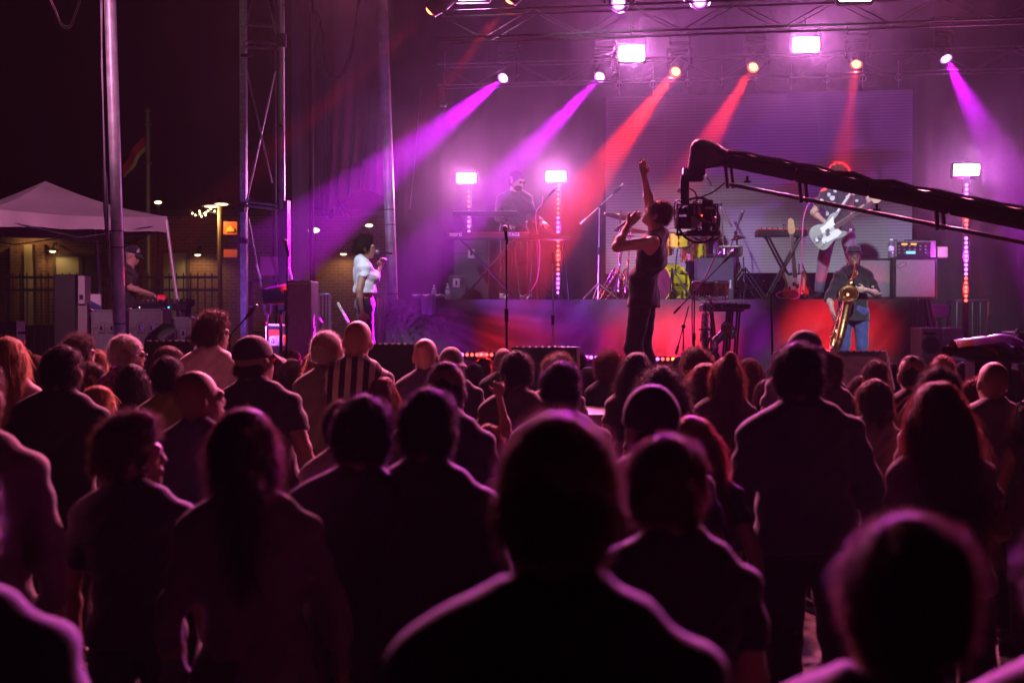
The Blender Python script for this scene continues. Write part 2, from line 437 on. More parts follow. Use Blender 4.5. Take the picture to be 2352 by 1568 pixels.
# ================================================================ stage lights
hz_cols = {'red': (1,.02,.012), 'purple': (.72,.004,1.), 'white': (1.,.62,.9), 'blue': (.16,.22,1.)}
MH_BASE = MB().box((0,0,.02),(.30,.24,.12),bev=.02).mesh('base')
MH_YOKE = MB().box((-.16,0,-.16),(.035,.12,.30),bev=.012).box((.16,0,-.16),(.035,.12,.30),bev=.012).box((0,0,-.05),(.34,.13,.04),bev=.01).mesh('yoke')
MH_HEAD = MB().lathe([(.0,-.18),(.09,-.18),(.12,-.13),(.125,0),(.11,.10),(.095,.17),(.09,.175),(.075,.165),(.0,.16)], n=20).mesh('head', True)
MH_LENS = MB().lathe([(.0,.205),(.03,.2),(.052,.186),(.064,.166)], n=16).mesh('lens', True)
MH_RIM = MB().torus((0,0,.172), .085, .012, n=18).mesh('rim', True)
lens_m = {'red': lamp_mat('red_lens', (1,.12,.03), 14), 'purple': lamp_mat('purple_lens', (.8,.25,1), 14)}
greym = mat('grey_plastic', (.35,.34,.36), .45)
def moving_head(label, x, y, Y, col, aim_x, aim_y, dd, power, size=15, blend=.3, wt=None):
    p = PY(x, y, Y); d0 = DEP(p); q = P(aim_x, aim_y, d0-dd); a = (q-p).normalized()
    c = p - a*.172
    t = thing('moving_head_light', label, 'stage light', c+Vector((0,0,.16)), group='moving head lights')
    link('base', MH_BASE, PLASTIC, t).location = (0,0,.2)
    yk = link('yoke', MH_YOKE, PLASTIC, t); yk.location = (0,0,.12); yk.rotation_euler = (0,0,math.atan2(a.y,a.x)+PI/2)
    h = link('head', MH_HEAD, PLASTIC, t); h.location = (0,0,-.16); h.rotation_euler = a.to_track_quat('Z','Y').to_euler()
    link('lens', MH_LENS, lens_m[col], h); link('rim', MH_RIM, greym, h)
    lamp('beam', 'SPOT', power, hz_cols[col], a*.225+Vector((0,0,-.16)), t, a, R(size), blend, .045)
BP = 9.5
moving_head('purple beam light pointing far left over the keyboards', 1156,180,T2Y,'purple', 880,398,2.2, 12500*BP, 10.5)
moving_head('purple beam light pointing down left, second from the keyboards', 1378,177,T2Y,'purple', 1215,345,1.5, 9500*BP, 9)
moving_head('red beam light shining left across the video wall corner', 1552,165,T2Y,'red', 1430,325,1.6, 13000*BP, 8.5)
moving_head('red beam light with the faintest beam over the video wall', 1730,155,T2Y,'red', 1655,280,1.2, 2600*BP, 9)
moving_head('red beam light shining straight down over the bass player', 1967,148,T2Y,'red', 1932,385,1.1, 2600*BP, 11)
moving_head('purple beam light farthest right, shining down to the right', 2173,135,T2Y,'purple', 2245,270,.6, 6000*BP, 18)
moving_head('red beam light at the top left of the stage roof', 988,25,T1Y,'red', 885,118,-.08, 3500*BP, 7)
moving_head('red beam light in the top row, second from the left', 1170,1,T1Y,'red', 1100,95,-.08, 4500*BP, 7.5)
moving_head('purple light in the top row facing the audience, left one', 1421,8,T1Y,'purple', 1400,60,2.2, 900*BP, 13)
moving_head('purple light in the top row facing the audience, right one', 1607,2,T1Y,'purple', 1596,50,2.2, 900*BP, 13)

white_m = lamp_mat('white_lamp_face', (1,.93,.98), 12)
def blinder(label, x, y, Y, w, h, power, col=(1,.24,.84), stand=None, down=-.12):
    c = PY(x,y,Y)
    t = thing('strobe_light', label, 'stage light', c, group='white strobe panels')
    t.rotation_euler = (0,0,YAW*.6)
    MB().box((0,.06,0),(w+.05,.1,h+.05),bev=.02).build('housing', PLASTIC, t, smooth=False)
    k = min(w,h)*.16; poly = []
    for sx,sy,a0 in ((1,1,0),(-1,1,90),(-1,-1,180),(1,-1,270)):
        for q in range(4):
            an = R(a0+q*30); poly.append((sx*(w/2-k)+k*math.cos(an), sy*(h/2-k)+k*math.sin(an)))
    MB().prism(poly,.02,rotx(PI/2),(0,.0,0)).build('lit_panel', white_m, t, smooth=False)
    if stand is None:
        MB().box((-w/2-.035,.06,.1),(.015,.04,.3)).box((w/2+.035,.06,.1),(.015,.04,.3)).box((0,.06,.26),(w+.1,.04,.02)).cyl((0,.06,.26),(0,.06,.4),.02).build('bracket', BLACK, t)
    lamp('light', 'AREA', power, col, (0,-.02,0), t, Vector((0,-1,down)), R(110), sx=w*.96, sy=h*.9)
    return t
WP = 0.42
blinder('bright white strobe panel hanging over the video wall, left one', 1451,123,T2Y,.36,.22, 260*WP)
blinder('bright white strobe panel hanging over the video wall, right one', 1851,103,T2Y,.36,.2, 260*WP)
blinder('white strobe panel glowing at the very top edge above the keyboards', 1085,-22,T1Y,.36,.22, 200*WP)
blinder('red tinted strobe panel glowing at the very top edge', 1965,-20,T1Y,.36,.22, 90*WP, (1,.25,.3))
blinder('white strobe panel on the lamp column left of the keyboard player', 1071,409,20.6,.28,.14, 150*WP, stand=1)
blinder('white strobe panel on the lamp column right of the keyboard player', 1277,405,20.6,.28,.14, 150*WP, stand=1)
blinder('white strobe panel on the lamp column at the far right', 2220,390,18.6,.31,.14, 150*WP, stand=1)

dotm = {'r': lamp_mat('red_led', (1,.07,.05), 4), 'p': lamp_mat('magenta_led', (.8,.12,1), 4), 'k': PLASTIC, 'o': lamp_mat('orange_led', (1,.2,.04), 4)}
DOT = MB().ell((0,0,0),(.021,.012,.021),12,6).mesh('led_dot', True)
def led_column(label, x, y0, y1, Y, pattern, floor_z, step=10.4):
    p0 = PY(x,y0,Y); p1 = PY(x,y1,Y); n = len(pattern)
    t = thing('led_column', label, 'light column', (p0.x, Y, floor_z), group='pixel light columns')
    zt, zb = p0.z-floor_z, p1.z-floor_z
    MB().box((0,.04,(zt+.15)/2),(.07,.05,zt+.15)).box((0,.04,.02),(.4,.4,.04)).build('housing', BLACK, t, smooth=False)
    MB().cyl((0,.05,zt+.1),(0,.05,zt+.3),.018).build('spigot', BLACK, t)
    for i,c in enumerate(pattern):
        o = link('led_dot', DOT, dotm[c], t); o.location = (0,0,zt+(zb-zt)*i/(n-1))
    i = 0
    while i < n:
        j = i
        while j < n and pattern[j] == pattern[i]: j += 1
        if pattern[i] in 'rp':
            lamp('led_light', 'POINT', 1.6*(j-i), (1,.04,.03) if pattern[i]=='r' else (.6,.03,1), (0,-.06,zt+(zb-zt)*((i+j-1)/2)/(n-1)), t, rad=.04)
        i = j
led_column('column of red and magenta led dots left of the keyboard player', 1077,440,680,20.6,'rrrr'+'p'*5+'rrrr'+'ppppppp'+'rr', RISER_Z)
led_column('column of red and magenta led dots right of the keyboard player', 1282,436,672,20.6,'rrrrrr'+'ppppp'+'rr'+'rrrrr'+'ppppp', RISER_Z)
led_column('column of red and magenta led dots at the far right by the barrier', 2220,425,690,18.6,'ppppp'+'rrrrrr'+'k'+'pppppp'+'ppp'+'rrrrrr', STAGE_Z)

def floor_bar(label, x, y, Y, pattern, lights):
    c = PY(x,y,Y); n = len(pattern); L = n*.062
    t = thing('led_floor_bar', label, 'light bar', (c.x,c.y,STAGE_Z), group='led bars on the stage floor')
    h = c.z-STAGE_Z
    MB().box((0,.03,h),(L+.06,.09,.1),bev=.015).build('housing', BLACK, t, smooth=False)
    for sx in (-1,1): MB().cyl((sx*L*.4,.03,h),(sx*L*.4,.03,0),.015).box((sx*L*.4,.03,.012),(.1,.16,.02)).build('foot', BLACK, t)
    for i,q in enumerate(pattern):
        o = link('led_dot', DOT, dotm[q], t); o.location = (-L/2+.062*(i+.5),-.025,h+.02)
    for dx,col,pw,az,el,sz in lights:
        ae = Vector((math.sin(R(az))*math.cos(R(el)), math.cos(R(az))*math.cos(R(el)), math.sin(R(el))))
        lamp('wash', 'SPOT', pw*6.0, col, (dx,-.1,h+.06), t, ae, R(sz), 1.0, .05)
RD, PU = (1,.02,.03), (.72,.02,1)
floor_bar('led bar on the stage floor in front of the left riser skirt', 1085,818,17.4,'ppprrrrrr',[(.1,RD,26,15,0,74),(-.15,PU,12,-30,0,74)])
floor_bar('led bar on the stage floor beside the centre monitor wedge', 1370,824,17.4,'ppppppprr',[(-.1,PU,11,-20,0,74),(.2,(1,.02,.14),30,12,0,74)])
floor_bar('led bar on the stage floor glowing orange by the singer feet', 1540,828,17.4,'ppprrooooo',[(.1,RD,120,2,0,74),(.2,RD,45,-22,2,64)])
floor_bar('led bar on the stage floor behind the saxophonist', 1870,812,17.2,'ppprrrrrr',[(-.15,PU,24,-40,2,66),(.15,RD,105,6,0,72)])

PAR_BODY = MB().lathe([(0,-.22),(.09,-.2),(.11,-.1),(.115,.1),(.118,.11),(.105,.11),(.1,.05),(0,.05)], n=22).mesh('can', True)
PAR_LENS = MB().lathe([(0,.062),(.06,.06),(.1,.052)], n=20).mesh('lens', True)
PAR_YOKE = MB().box((-.14,0,-.07),(.012,.04,.24)).box((.14,0,-.07),(.012,.04,.24)).box((0,0,-.19),(.29,.05,.015)).mesh('yoke')
par_m = lamp_mat('blue_white_lens', (.45,.65,1), 7)
def par_can(label, x, y, d, aim, power, size=45, col=(.22,.3,1.), zf=None):
    p = P(x,y,d); a = Vector(aim).normalized()
    t = thing('par_light', label, 'stage light', p, group='blue par lights')
    h = link('can', PAR_BODY, PLASTIC, t); h.rotation_euler = a.to_track_quat('Z','Y').to_euler()
    link('lens', PAR_LENS, par_m, h)
    yk = link('yoke', PAR_YOKE, BLACK, t); yk.rotation_euler = (0,0,math.atan2(a.y,a.x)+PI/2)
    fz = STAGE_Z if zf is None else zf
    MB().cyl((0,0,-.19),(0,0,fz-p.z),.02).box((0,0,fz-p.z+.01),(.3,.3,.02)).build('stand', BLACK, t)
    lamp('beam', 'SPOT', power, col, a*.14, t, a, R(size), .6, .06)
par_can('blue par light glowing low beside the road cases, left one', 372,775,14.5, P(700,560,18)-P(372,775,14.5), 120, 50, (.3,.12,1.))
par_can('blue par light glowing low behind the man in the white tee', 463,776,17.9, P(860,600,20)-P(463,776,17.9), 330, 50, (.45,.05,1.))
par_can('blue par light on a stand beside the straight microphone stand', 645,676,16.6, P(1500,560,19.5)-P(645,676,16.6), 1100, 34, (.4,.08,1.))

# front truss over the stage lip: washes for the band, blinders for the audience
T0Y, T0Z = 11.0, 6.6
truss('lighting_truss', 'front lip lighting truss high above the crowd', T0Y, T0Z, -9.0, 5.0)
def wash(label, x, target, power, col, size):
    p = Vector((x, T0Y, T0Z-.25)); a = (Vector(target)-p).normalized()
    t = thing('wash_light', label, 'stage light', p, group='wash lights on the front truss')
    h = link('can', PAR_BODY, PLASTIC, t); h.rotation_euler = a.to_track_quat('Z','Y').to_euler()
    link('lens', PAR_LENS, white_m, h)
    yk = link('yoke', PAR_YOKE, BLACK, t); yk.rotation_euler = (PI,0,math.atan2(a.y,a.x)+PI/2)
    lamp('beam', 'SPOT', power, col, a*.14, t, a, R(size), .8, .08)
LAV, CW = (.72,.5,1.), (.75,.78,1.)
FWP = 1.5
wash('wash light aimed at the keyboard player', -6.0, (-3.6,19.5,3.2), 1200*FWP, LAV, 22)
wash('wash light aimed at the drums', -2.5, (-1.2,19.0,3.0), 1500*FWP, (.9,.85,1), 24)
wash('wash light aimed at the bass player', -.5, (1.2,18.5,3.3), 1900*FWP, CW, 18)
wash('wash light aimed at the saxophonist', 2.0, PY(1959,700,16.5), 1300*FWP, CW, 15)
def blind(label, xp, target, power, col):
    p = PY(xp,-48,T1Y-.45); a = (Vector(target)-p).normalized()
    t = thing('audience_blinder', label, 'stage light', p, group='audience blinders on the truss')
    M = frame_z(a)
    MB().box((0,0,0),(.36,.22,.12),M,bev=.02).build('housing', PLASTIC, t, smooth=False)
    for s_ in (-1,1): MB().lathe([(0,.0),(.07,.0),(.08,.01)],c=M@Vector((.09*s_,0,.065)),rot=M,n=16).build('lens', white_m, t)
    MB().box((0,.15,-.12),(.03,.35,.03)).build('hanger', BLACK, t)
    lamp('light', 'SPOT', power, col, a*.12, t, a, R(95), .9, .12)
ABP = 1.6
blind('audience blinder above the picture at the left', 820, (-3.5,4,1.2), 3600*ABP, (1,.2,.36))
blind('audience blinder above the picture at the middle', 1330, (-.6,3,1.2), 2600*ABP, (1,.15,.26))
blind('audience blinder above the picture at the right', 2150, (2.0,4,1.2), 3600*ABP, (1,.16,.36))
wash('wash light aimed at the crew tent', -7.5, P(190,520,21), 1350, (1,.34,.66), 46)
wash('wash light aimed at the woman in the white top', -4.5, PY(838,640,16.2), 1500, (.7,.75,1), 13)
# ================================================================ people: bodies grown as one smooth surface
f32 = np.float32
def surface_nets(V, lo, res):
    nx, ny, nz = V.shape
    ins = V < 0
    c = [ins[i:nx-1+i, j:ny-1+j, k:nz-1+k] for i in (0,1) for j in (0,1) for k in (0,1)]
    cnt = sum(q.astype(np.int8) for q in c)
    cell = (cnt > 0) & (cnt < 8)
    ci, cj, ck = np.nonzero(cell); n = len(ci)
    idx = np.full(cell.shape, -1, np.int32); idx[ci,cj,ck] = np.arange(n)
    acc = np.zeros((n,3), f32); num = np.zeros((n,1), f32)
    corner = [(i,j,k) for i in (0,1) for j in (0,1) for k in (0,1)]
    for a in range(8):
        for b in range(a+1, 8):
            A, B = corner[a], corner[b]
            if sum(abs(p-q) for p,q in zip(A,B)) != 1: continue
            va = V[ci+A[0],cj+A[1],ck+A[2]]; vb = V[ci+B[0],cj+B[1],ck+B[2]]
            m = (va < 0) != (vb < 0)
            t = np.where(m, va/np.where(m, va-vb, 1), 0)
            for ax in range(3): acc[:,ax] += np.where(m, A[ax]+(B[ax]-A[ax])*t, 0)
            num[:,0] += m
    verts = (np.stack([ci,cj,ck],1) + acc/np.maximum(num,1))*res + np.array(lo)
    faces = []
    for ax in range(3):
        sl0 = [slice(None)]*3; sl1 = [slice(None)]*3; sl0[ax] = slice(0,-1); sl1[ax] = slice(1,None)
        e = ins[tuple(sl0)] != ins[tuple(sl1)]
        first = ins[tuple(sl0)]
        p = np.array(np.nonzero(e)); b1, b2 = (ax+1)%3, (ax+2)%3
        ok = (p[b1] > 0) & (p[b2] > 0) & (p[b1] < V.shape[b1]-1) & (p[b2] < V.shape[b2]-1)
        p = p[:,ok]; fl = first[p[0],p[1],p[2]]
        def cid(d1, d2):
            q = p.copy(); q[b1] -= d1; q[b2] -= d2; return idx[q[0],q[1],q[2]]
        quad = np.stack([cid(1,1),cid(0,1),cid(0,0),cid(1,0)],1)
        quad[~fl] = quad[~fl][:, ::-1]
        faces.append(quad)
    faces = np.concatenate(faces); faces = faces[(faces >= 0).all(1)]
    return verts, faces
def np_mesh(name, verts, faces, smooth=True):
    me = bpy.data.meshes.new(name); nv, nf = len(verts), len(faces); k = faces.shape[1]
    me.vertices.add(nv); me.vertices.foreach_set('co', verts.astype(f32).ravel())
    me.loops.add(nf*k); me.loops.foreach_set('vertex_index', faces.astype(np.int32).ravel())
    me.polygons.add(nf); me.polygons.foreach_set('loop_start', np.arange(0,nf*k,k,dtype=np.int32))
    me.update(calc_edges=True)
    if smooth: me.shade_smooth()
    return me
class Sdf:
    """smooth union of limbs and lumps; cap(a,b,ra,rb), ell(c,r,R)"""
    def __init__(s, k=.03): s.p = []; s.k = k; s.cuts = []
    def cap(s, a, b, ra, rb=None, k=None, sq=None, flat=False): s.p.append(('c', np.array(a,float), np.array(b,float), ra, ra if rb is None else rb, s.k if k is None else k, sq, flat)); return s
    def ell(s, c, r, M=None, k=None): s.p.append(('e', np.array(c,float), np.array(r if hasattr(r,'__len__') else (r,)*3,float), np.eye(3) if M is None else np.array(M), None, s.k if k is None else k, None)); return s
    def sub(s, c, r, M=None, k=.02): s.p.append(('s', np.array(c,float), np.array(r if hasattr(r,'__len__') else (r,)*3,float), np.eye(3) if M is None else np.array(M), None, k, None)); return s
    def cut(s, p, n): n = np.array(n,float); s.cuts.append((np.array(p,float), n/np.linalg.norm(n))); return s   # removes the side n points to
    def mesh(s, name, res=.014, wrinkle=0., grow=0., seed=0):
        los, his = [], []
        for q in s.p:
            if q[0] == 'c': r = max(q[3],q[4]); los.append(np.minimum(q[1],q[2])-r); his.append(np.maximum(q[1],q[2])+r)
            elif q[0] == 'e': r = q[2].max(); los.append(q[1]-r); his.append(q[1]+r)
        lo = np.min(los,0)-.04-grow; hi = np.max(his,0)+.04+grow
        n = np.ceil((hi-lo)/res).astype(int)+1
        V = np.full(n, .5, f32)
        ax = [(lo[i]+np.arange(n[i])*res).astype(f32) for i in range(3)]
        for q in s.p:
            kind = q[0]
            if kind == 'c': r = max(q[3],q[4]); a = np.minimum(q[1],q[2])-r; b = np.maximum(q[1],q[2])+r
            else: r = q[2].max(); a = q[1]-r; b = q[1]+r
            m = .05+grow+q[5]
            i0 = np.clip(((a-m-lo)/res).astype(int),0,n); i1 = np.clip(((b+m-lo)/res).astype(int)+2,0,n)
            X = ax[0][i0[0]:i1[0],None,None]; Y = ax[1][None,i0[1]:i1[1],None]; Z = ax[2][None,None,i0[2]:i1[2]]
            sl = tuple(slice(i0[i],i1[i]) for i in range(3))
            if V[sl].size == 0: continue
            if kind == 'c':
                A, B = q[1], q[2]; d = B-A; L2 = max(d@d,1e-9)
                px, py, pz = X-A[0], Y-A[1], Z-A[2]
                t = np.clip((px*d[0]+py*d[1]+pz*d[2])/L2, 0, 1)
                ey = py-t*d[1]
                if q[6]: ey = ey*q[6]
                D = np.sqrt((px-t*d[0])**2+ey**2+(pz-t*d[2])**2) - (q[3]+(q[4]-q[3])*t)
                if q[7]: D = np.maximum(D, ((X-B[0])*d[0]+(Y-B[1])*d[1]+(Z-B[2])*d[2])/math.sqrt(L2))
            else:
                M = q[3]; px, py, pz = X-q[1][0], Y-q[1][1], Z-q[1][2]
                u = [(px*M[0,i]+py*M[1,i]+pz*M[2,i])/q[2][i] for i in range(3)]
                k0 = np.sqrt(u[0]**2+u[1]**2+u[2]**2)
                k1 = np.sqrt((u[0]/q[2][0])**2+(u[1]/q[2][1])**2+(u[2]/q[2][2])**2)+1e-6
                D = k0*(k0-1)/k1
            D = D.astype(f32); v = V[sl]; k = max(q[5],1e-4)
            if kind == 's':
                D = -D; h = np.clip(.5-.5*(D-v)/k,0,1); V[sl] = np.maximum(v, D)
            else:
                h = np.clip(.5+.5*(D-v)/k,0,1); V[sl] = D*(1-h)+v*h-k*h*(1-h)
        V -= grow
        if wrinkle:
            X, Y, Z = ax[0][:,None,None], ax[1][None,:,None], ax[2][None,None,:]
            V += wrinkle*(np.sin(X*23+seed+6*np.sin(Z*5+seed))*np.sin(Z*31+5*np.sin(X*9)+seed)*.6 + np.sin(Y*19+Z*11+X*7+seed)*.4).astype(f32)
        for cu in s.cuts:
            p, nn = cu[0], cu[1]
            X, Y, Z = ax[0][:,None,None], ax[1][None,:,None], ax[2][None,None,:]
            D = ((X-p[0])*nn[0]+(Y-p[1])*nn[1]+(Z-p[2])*nn[2]).astype(f32)
            V = np.maximum(V, D)
        V[0]=V[-1]=.5; V[:,0]=V[:,-1]=.5; V[:,:,0]=V[:,:,-1]=.5
        v, fc = surface_nets(V, lo, res)
        return np_mesh(name, v, fc)

A_ = lambda *q: np.array(q, float)
def head_mat(yaw=0, pitch=0, roll=0):
    return np.array(Matrix.Rotation(R(yaw),3,'Z') @ Matrix.Rotation(R(pitch),3,'X') @ Matrix.Rotation(R(roll),3,'Y'))
# a figure of 1.75 m, feet at z=0, facing -y. joints are given for the right (+? x<0 is its right) and left side
STAND = dict(hipR=A_(-.095,0,.92), hipL=A_(.095,0,.92), kneeR=A_(-.11,-.01,.5), kneeL=A_(.11,-.01,.5), ankR=A_(-.12,.03,.09), ankL=A_(.12,.03,.09),
             toeR=A_(-.15,-.13,.035), toeL=A_(.15,-.13,.035), pel=A_(0,0,.97), chest=A_(0,.0,1.25), neck=A_(0,.02,1.455), head=A_(0,-.01,1.605),
             shR=A_(-.175,.015,1.368), shL=A_(.175,.015,1.368), elR=A_(-.25,.04,1.11), elL=A_(.25,.04,1.11), wrR=A_(-.26,-.06,.87), wrL=A_(.26,-.06,.87),
             hdR=A_(-.0,-.1,-1), hdL=A_(0,-.1,-1))
def hand(S, wr, el, d, side, curl=.5, up=None, open_=False):
    d = np.array(d,float); d /= np.linalg.norm(d)
    t = A_(side,0,0) if up is None else np.array(up,float); t = t-d*(t@d); t /= max(np.linalg.norm(t),1e-6)  # palm faces t
    w = np.cross(d,t)*side                      # towards the thumb
    pc = wr+d*.05
    S.ell(pc, (.042,.018,.05), np.stack([w,t,d],1), k=.015)
    for i,(off,L) in enumerate(((.030,.072),(.010,.08),(-.011,.074),(-.031,.058))):
        b = wr+d*.085+w*off
        spread = w*off*(.9 if open_ else .2)
        c = curl[i] if isinstance(curl,(list,tuple)) else curl*(1+.12*i)
        m1 = b+(d*math.cos(c*.8)+t*math.sin(c*.8)+spread)*L*.5
        m2 = m1+(d*math.cos(c*1.9)+t*math.sin(c*1.9)+spread)*L*.5
        S.cap(b-d*.02, m1, .0105,.0095, k=.006).cap(m1, m2, .0095,.0075, k=.004)
    tb = wr+d*.03+w*.03; t1 = tb+(w*.8+d*.7+t*.3)*.035; t2 = t1+(w*.25+d*.9+t*.4)*.032
    S.cap(tb, t1, .014,.012, k=.008).cap(t1, t2, .012,.009, k=.006)
def add_head(S, c, M, face=True, neck=None, nr=.055, sc=1.):
    T = lambda x,y,z: c+M@(A_(x,y,z)*sc)
    S.ell(T(0,.018,.026), A_(.077,.094,.097)*sc, M, k=.03).ell(T(0,.035,.045), A_(.074,.078,.074)*sc, M, k=.02).ell(T(0,-.03,-.04), A_(.060,.066,.078)*sc, M, k=.04)
    S.cap(T(0,-.075,-.095), T(0,-.05,-.085), .022*sc,.03*sc, k=.03)
    if neck is not None: S.cap(neck, T(0,.02,-.05), nr*1.1, nr*.95, k=.03)
    for sx in (-1,1):
        S.ell(T(sx*.08,.018,-.012), A_(.011,.02,.033)*sc, M@np.array(rotz(sx*.35)), k=.008)
    S.cap(T(0,-.092,.012), T(0,-.107,-.022), .009*sc,.012*sc, k=.014)     # nose
    S.cap(T(-.035,-.084,.026), T(.035,-.084,.026), .014*sc,.014*sc, k=.02) # brow
    if face:
        for sx in (-1,1):
            S.sub(T(sx*.031,-.105,.004), A_(.016,.016,.010)*sc, M)
            S.ell(T(sx*.031,-.083,.003), A_(.012,.012,.010)*sc, M, k=.003)
        S.cap(T(-.018,-.096,-.052), T(.018,-.096,-.052), .008*sc,.008*sc, k=.006).cap(T(-.014,-.094,-.065), T(.014,-.094,-.065), .008*sc,.008*sc, k=.005)
def torso(S, J, g, fat=1., fem=False):
    sh = J['shR'], J['shL']; p, c = J['pel'], J['chest']
    w = .115 if fem else .125
    S.cap(p+A_(-.05,0,0), p+A_(.05,0,0), .115*fat+g, k=.06, sq=1.05)
    S.cap(p+A_(-.04,0,.12), p+A_(.04,0,.12), (.098 if fem else .115)*fat+g, k=.06, sq=1.1)
    S.cap(c+A_(-.06,0,0), c+A_(.06,0,0), w*fat+g, k=.06, sq=1.12)
    S.cap(c+A_(-.08,.01,.1), c+A_(.08,.01,.1), .105+g, k=.06, sq=1.12)
    S.cap(sh[0], J['neck']+A_(-.035,.02,.005), .052+g, .054+g, k=.05).cap(sh[1], J['neck']+A_(.035,.02,.005), .052+g, .054+g, k=.05)
    if fem:
        for sx in (-1,1): S.ell(c+A_(sx*.075,-.095,.02), .065+g, k=.04)
def make_figure(J=None, name='figure', fem=False, fat=1., sleeve=.62, res=.014, face=False, yaw=0, pitch=0, curl=.7, shirt_z=None, trousers=True,
                handsR=None, handsL=None, shorts=False, open_=(False,False), upR=None, upL=None, seed=0, skirt=False, collar=False, hs=1.0):
    """returns meshes: body, shirt, trousers, shoes + the head frame"""
    J = {**STAND, **(J or {})}
    if fem:
        for q in ('shR','shL'): J[q] = J[q]*A_(.9,1,1)
    M = head_mat(yaw, pitch)
    S = Sdf(.03)
    torso(S, J, -.006, fat, fem)
    add_head(S, J['head'], M, face, J['neck'], (.05 if fem else .058)*(.5+.5*hs), hs)
    ar = .85 if fem else 1.
    for s_,sd in (('R',-1),('L',1)):
        S.cap(J['sh'+s_], J['el'+s_], .054*ar, .043*ar, k=.03).cap(J['el'+s_], J['wr'+s_], .042*ar, .027*ar, k=.02)
        fa = J['el'+s_]+(J['wr'+s_]-J['el'+s_])*.3; S.ell(fa, .043*ar, k=.03)
        hd = J['hd'+s_]; hand(S, J['wr'+s_], J['el'+s_], hd, -sd, curl if not isinstance(curl,dict) else curl[s_], upR if s_=='R' else upL, open_[0 if s_=='R' else 1])
        S.cap(J['hip'+s_], J['knee'+s_], .082*fat, .055, k=.04).cap(J['knee'+s_], J['ank'+s_], .053, .036, k=.03)
        S.ell(J['knee'+s_]+(J['ank'+s_]-J['knee'+s_])*.25+A_(0,.012,0), (.045,.048,.1), k=.02)
        S.cap(J['ank'+s_]+A_(0,.02,-.04), J['toe'+s_], .035,.028, k=.02)
    out = {'body': S.mesh(name+'_body', res), 'M': M*hs, 'head': J['head'], 'hs': hs}
    # shirt
    T = Sdf(.03); torso(T, J, .014, fat, fem)
    hem = (J['pel'][2]-.09) if shirt_z is None else shirt_z
    T.cap(A_(J['pel'][0]-.055,J['pel'][1],hem), A_(J['pel'][0]+.055,J['pel'][1],hem), .142*fat, k=.05, sq=1.05)
    for s_ in 'RL':
        sh, el, wr = J['sh'+s_], J['el'+s_], J['wr'+s_]
        if sleeve <= 0: continue
        if sleeve <= 1:
            e = sh+(el-sh)*sleeve; T.cap(sh, e, .064*ar, .064*ar, k=.02, flat=True)
        else:
            e = el+(wr-el)*(sleeve-1); T.cap(sh, el, .066*ar, .057*ar, k=.03).cap(el, e, .057*ar, .042*ar, k=.015, flat=True)
    if sleeve <= 0:
        for s_,sx in (('R',-1),('L',1)): T.sub(J['sh'+s_]+A_(sx*.05,0,-.04), (.07,.12,.12))
    T.cut(A_(0,0,hem), (0,0,-1))
    nk = J['neck']; T.sub(nk+A_(0,-.03,.068), (.085,.095,.055), k=.005)
    if collar: T.cap(nk+A_(-.045,.0,.0), nk+A_(.045,.0,.0), .055,.055,k=.02, sq=.8); T.sub(nk+A_(0,-.03,.08), (.075,.09,.05), k=.005)
    out['shirt'] = T.mesh(name+'_shirt', res, wrinkle=.015, seed=seed)
    if trousers:
        L = Sdf(.03); L.cap(J['pel']+A_(-.05,0,-.02), J['pel']+A_(.05,0,-.02), .122*fat, k=.05, sq=1.05)
        for s_ in 'RL':
            k_, a_ = J['knee'+s_], J['ank'+s_]
            if skirt: L.cap(J['hip'+s_], J['hip'+s_]*A_(1.3,1,.62), .1*fat,.12, k=.08); continue
            if shorts: L.cap(J['hip'+s_], k_+(J['hip'+s_]-k_)*.1, .096*fat,.088, k=.03, flat=True)
            else: L.cap(J['hip'+s_], k_, .098*fat,.08, k=.03).cap(k_, a_+A_(0,0,.0), .08,.062, k=.02, flat=True)
        if skirt: L.cut(A_(0,0,.6),(0,0,-1))
        L.cut(J['pel']+A_(0,0,.1), (0,0,1))
        out['trousers'] = L.mesh(name+'_trousers', res, wrinkle=.006, seed=seed+2)
    for s_ in 'RL':
        H = Sdf(.02)
        H.cap(J['ank'+s_]+A_(0,.03,-.045), J['toe'+s_]+A_(0,.0,.002), .043,.038, k=.02).cap(J['ank'+s_]+A_(0,.01,0),J['ank'+s_]+A_(0,.01,-.04),.045,.045)
        H.cut(A_(0,0,J['ank'+s_][2]-.085),(0,0,-1))
        out['shoe'+s_] = H.mesh(name+'_shoe', res)
    return out

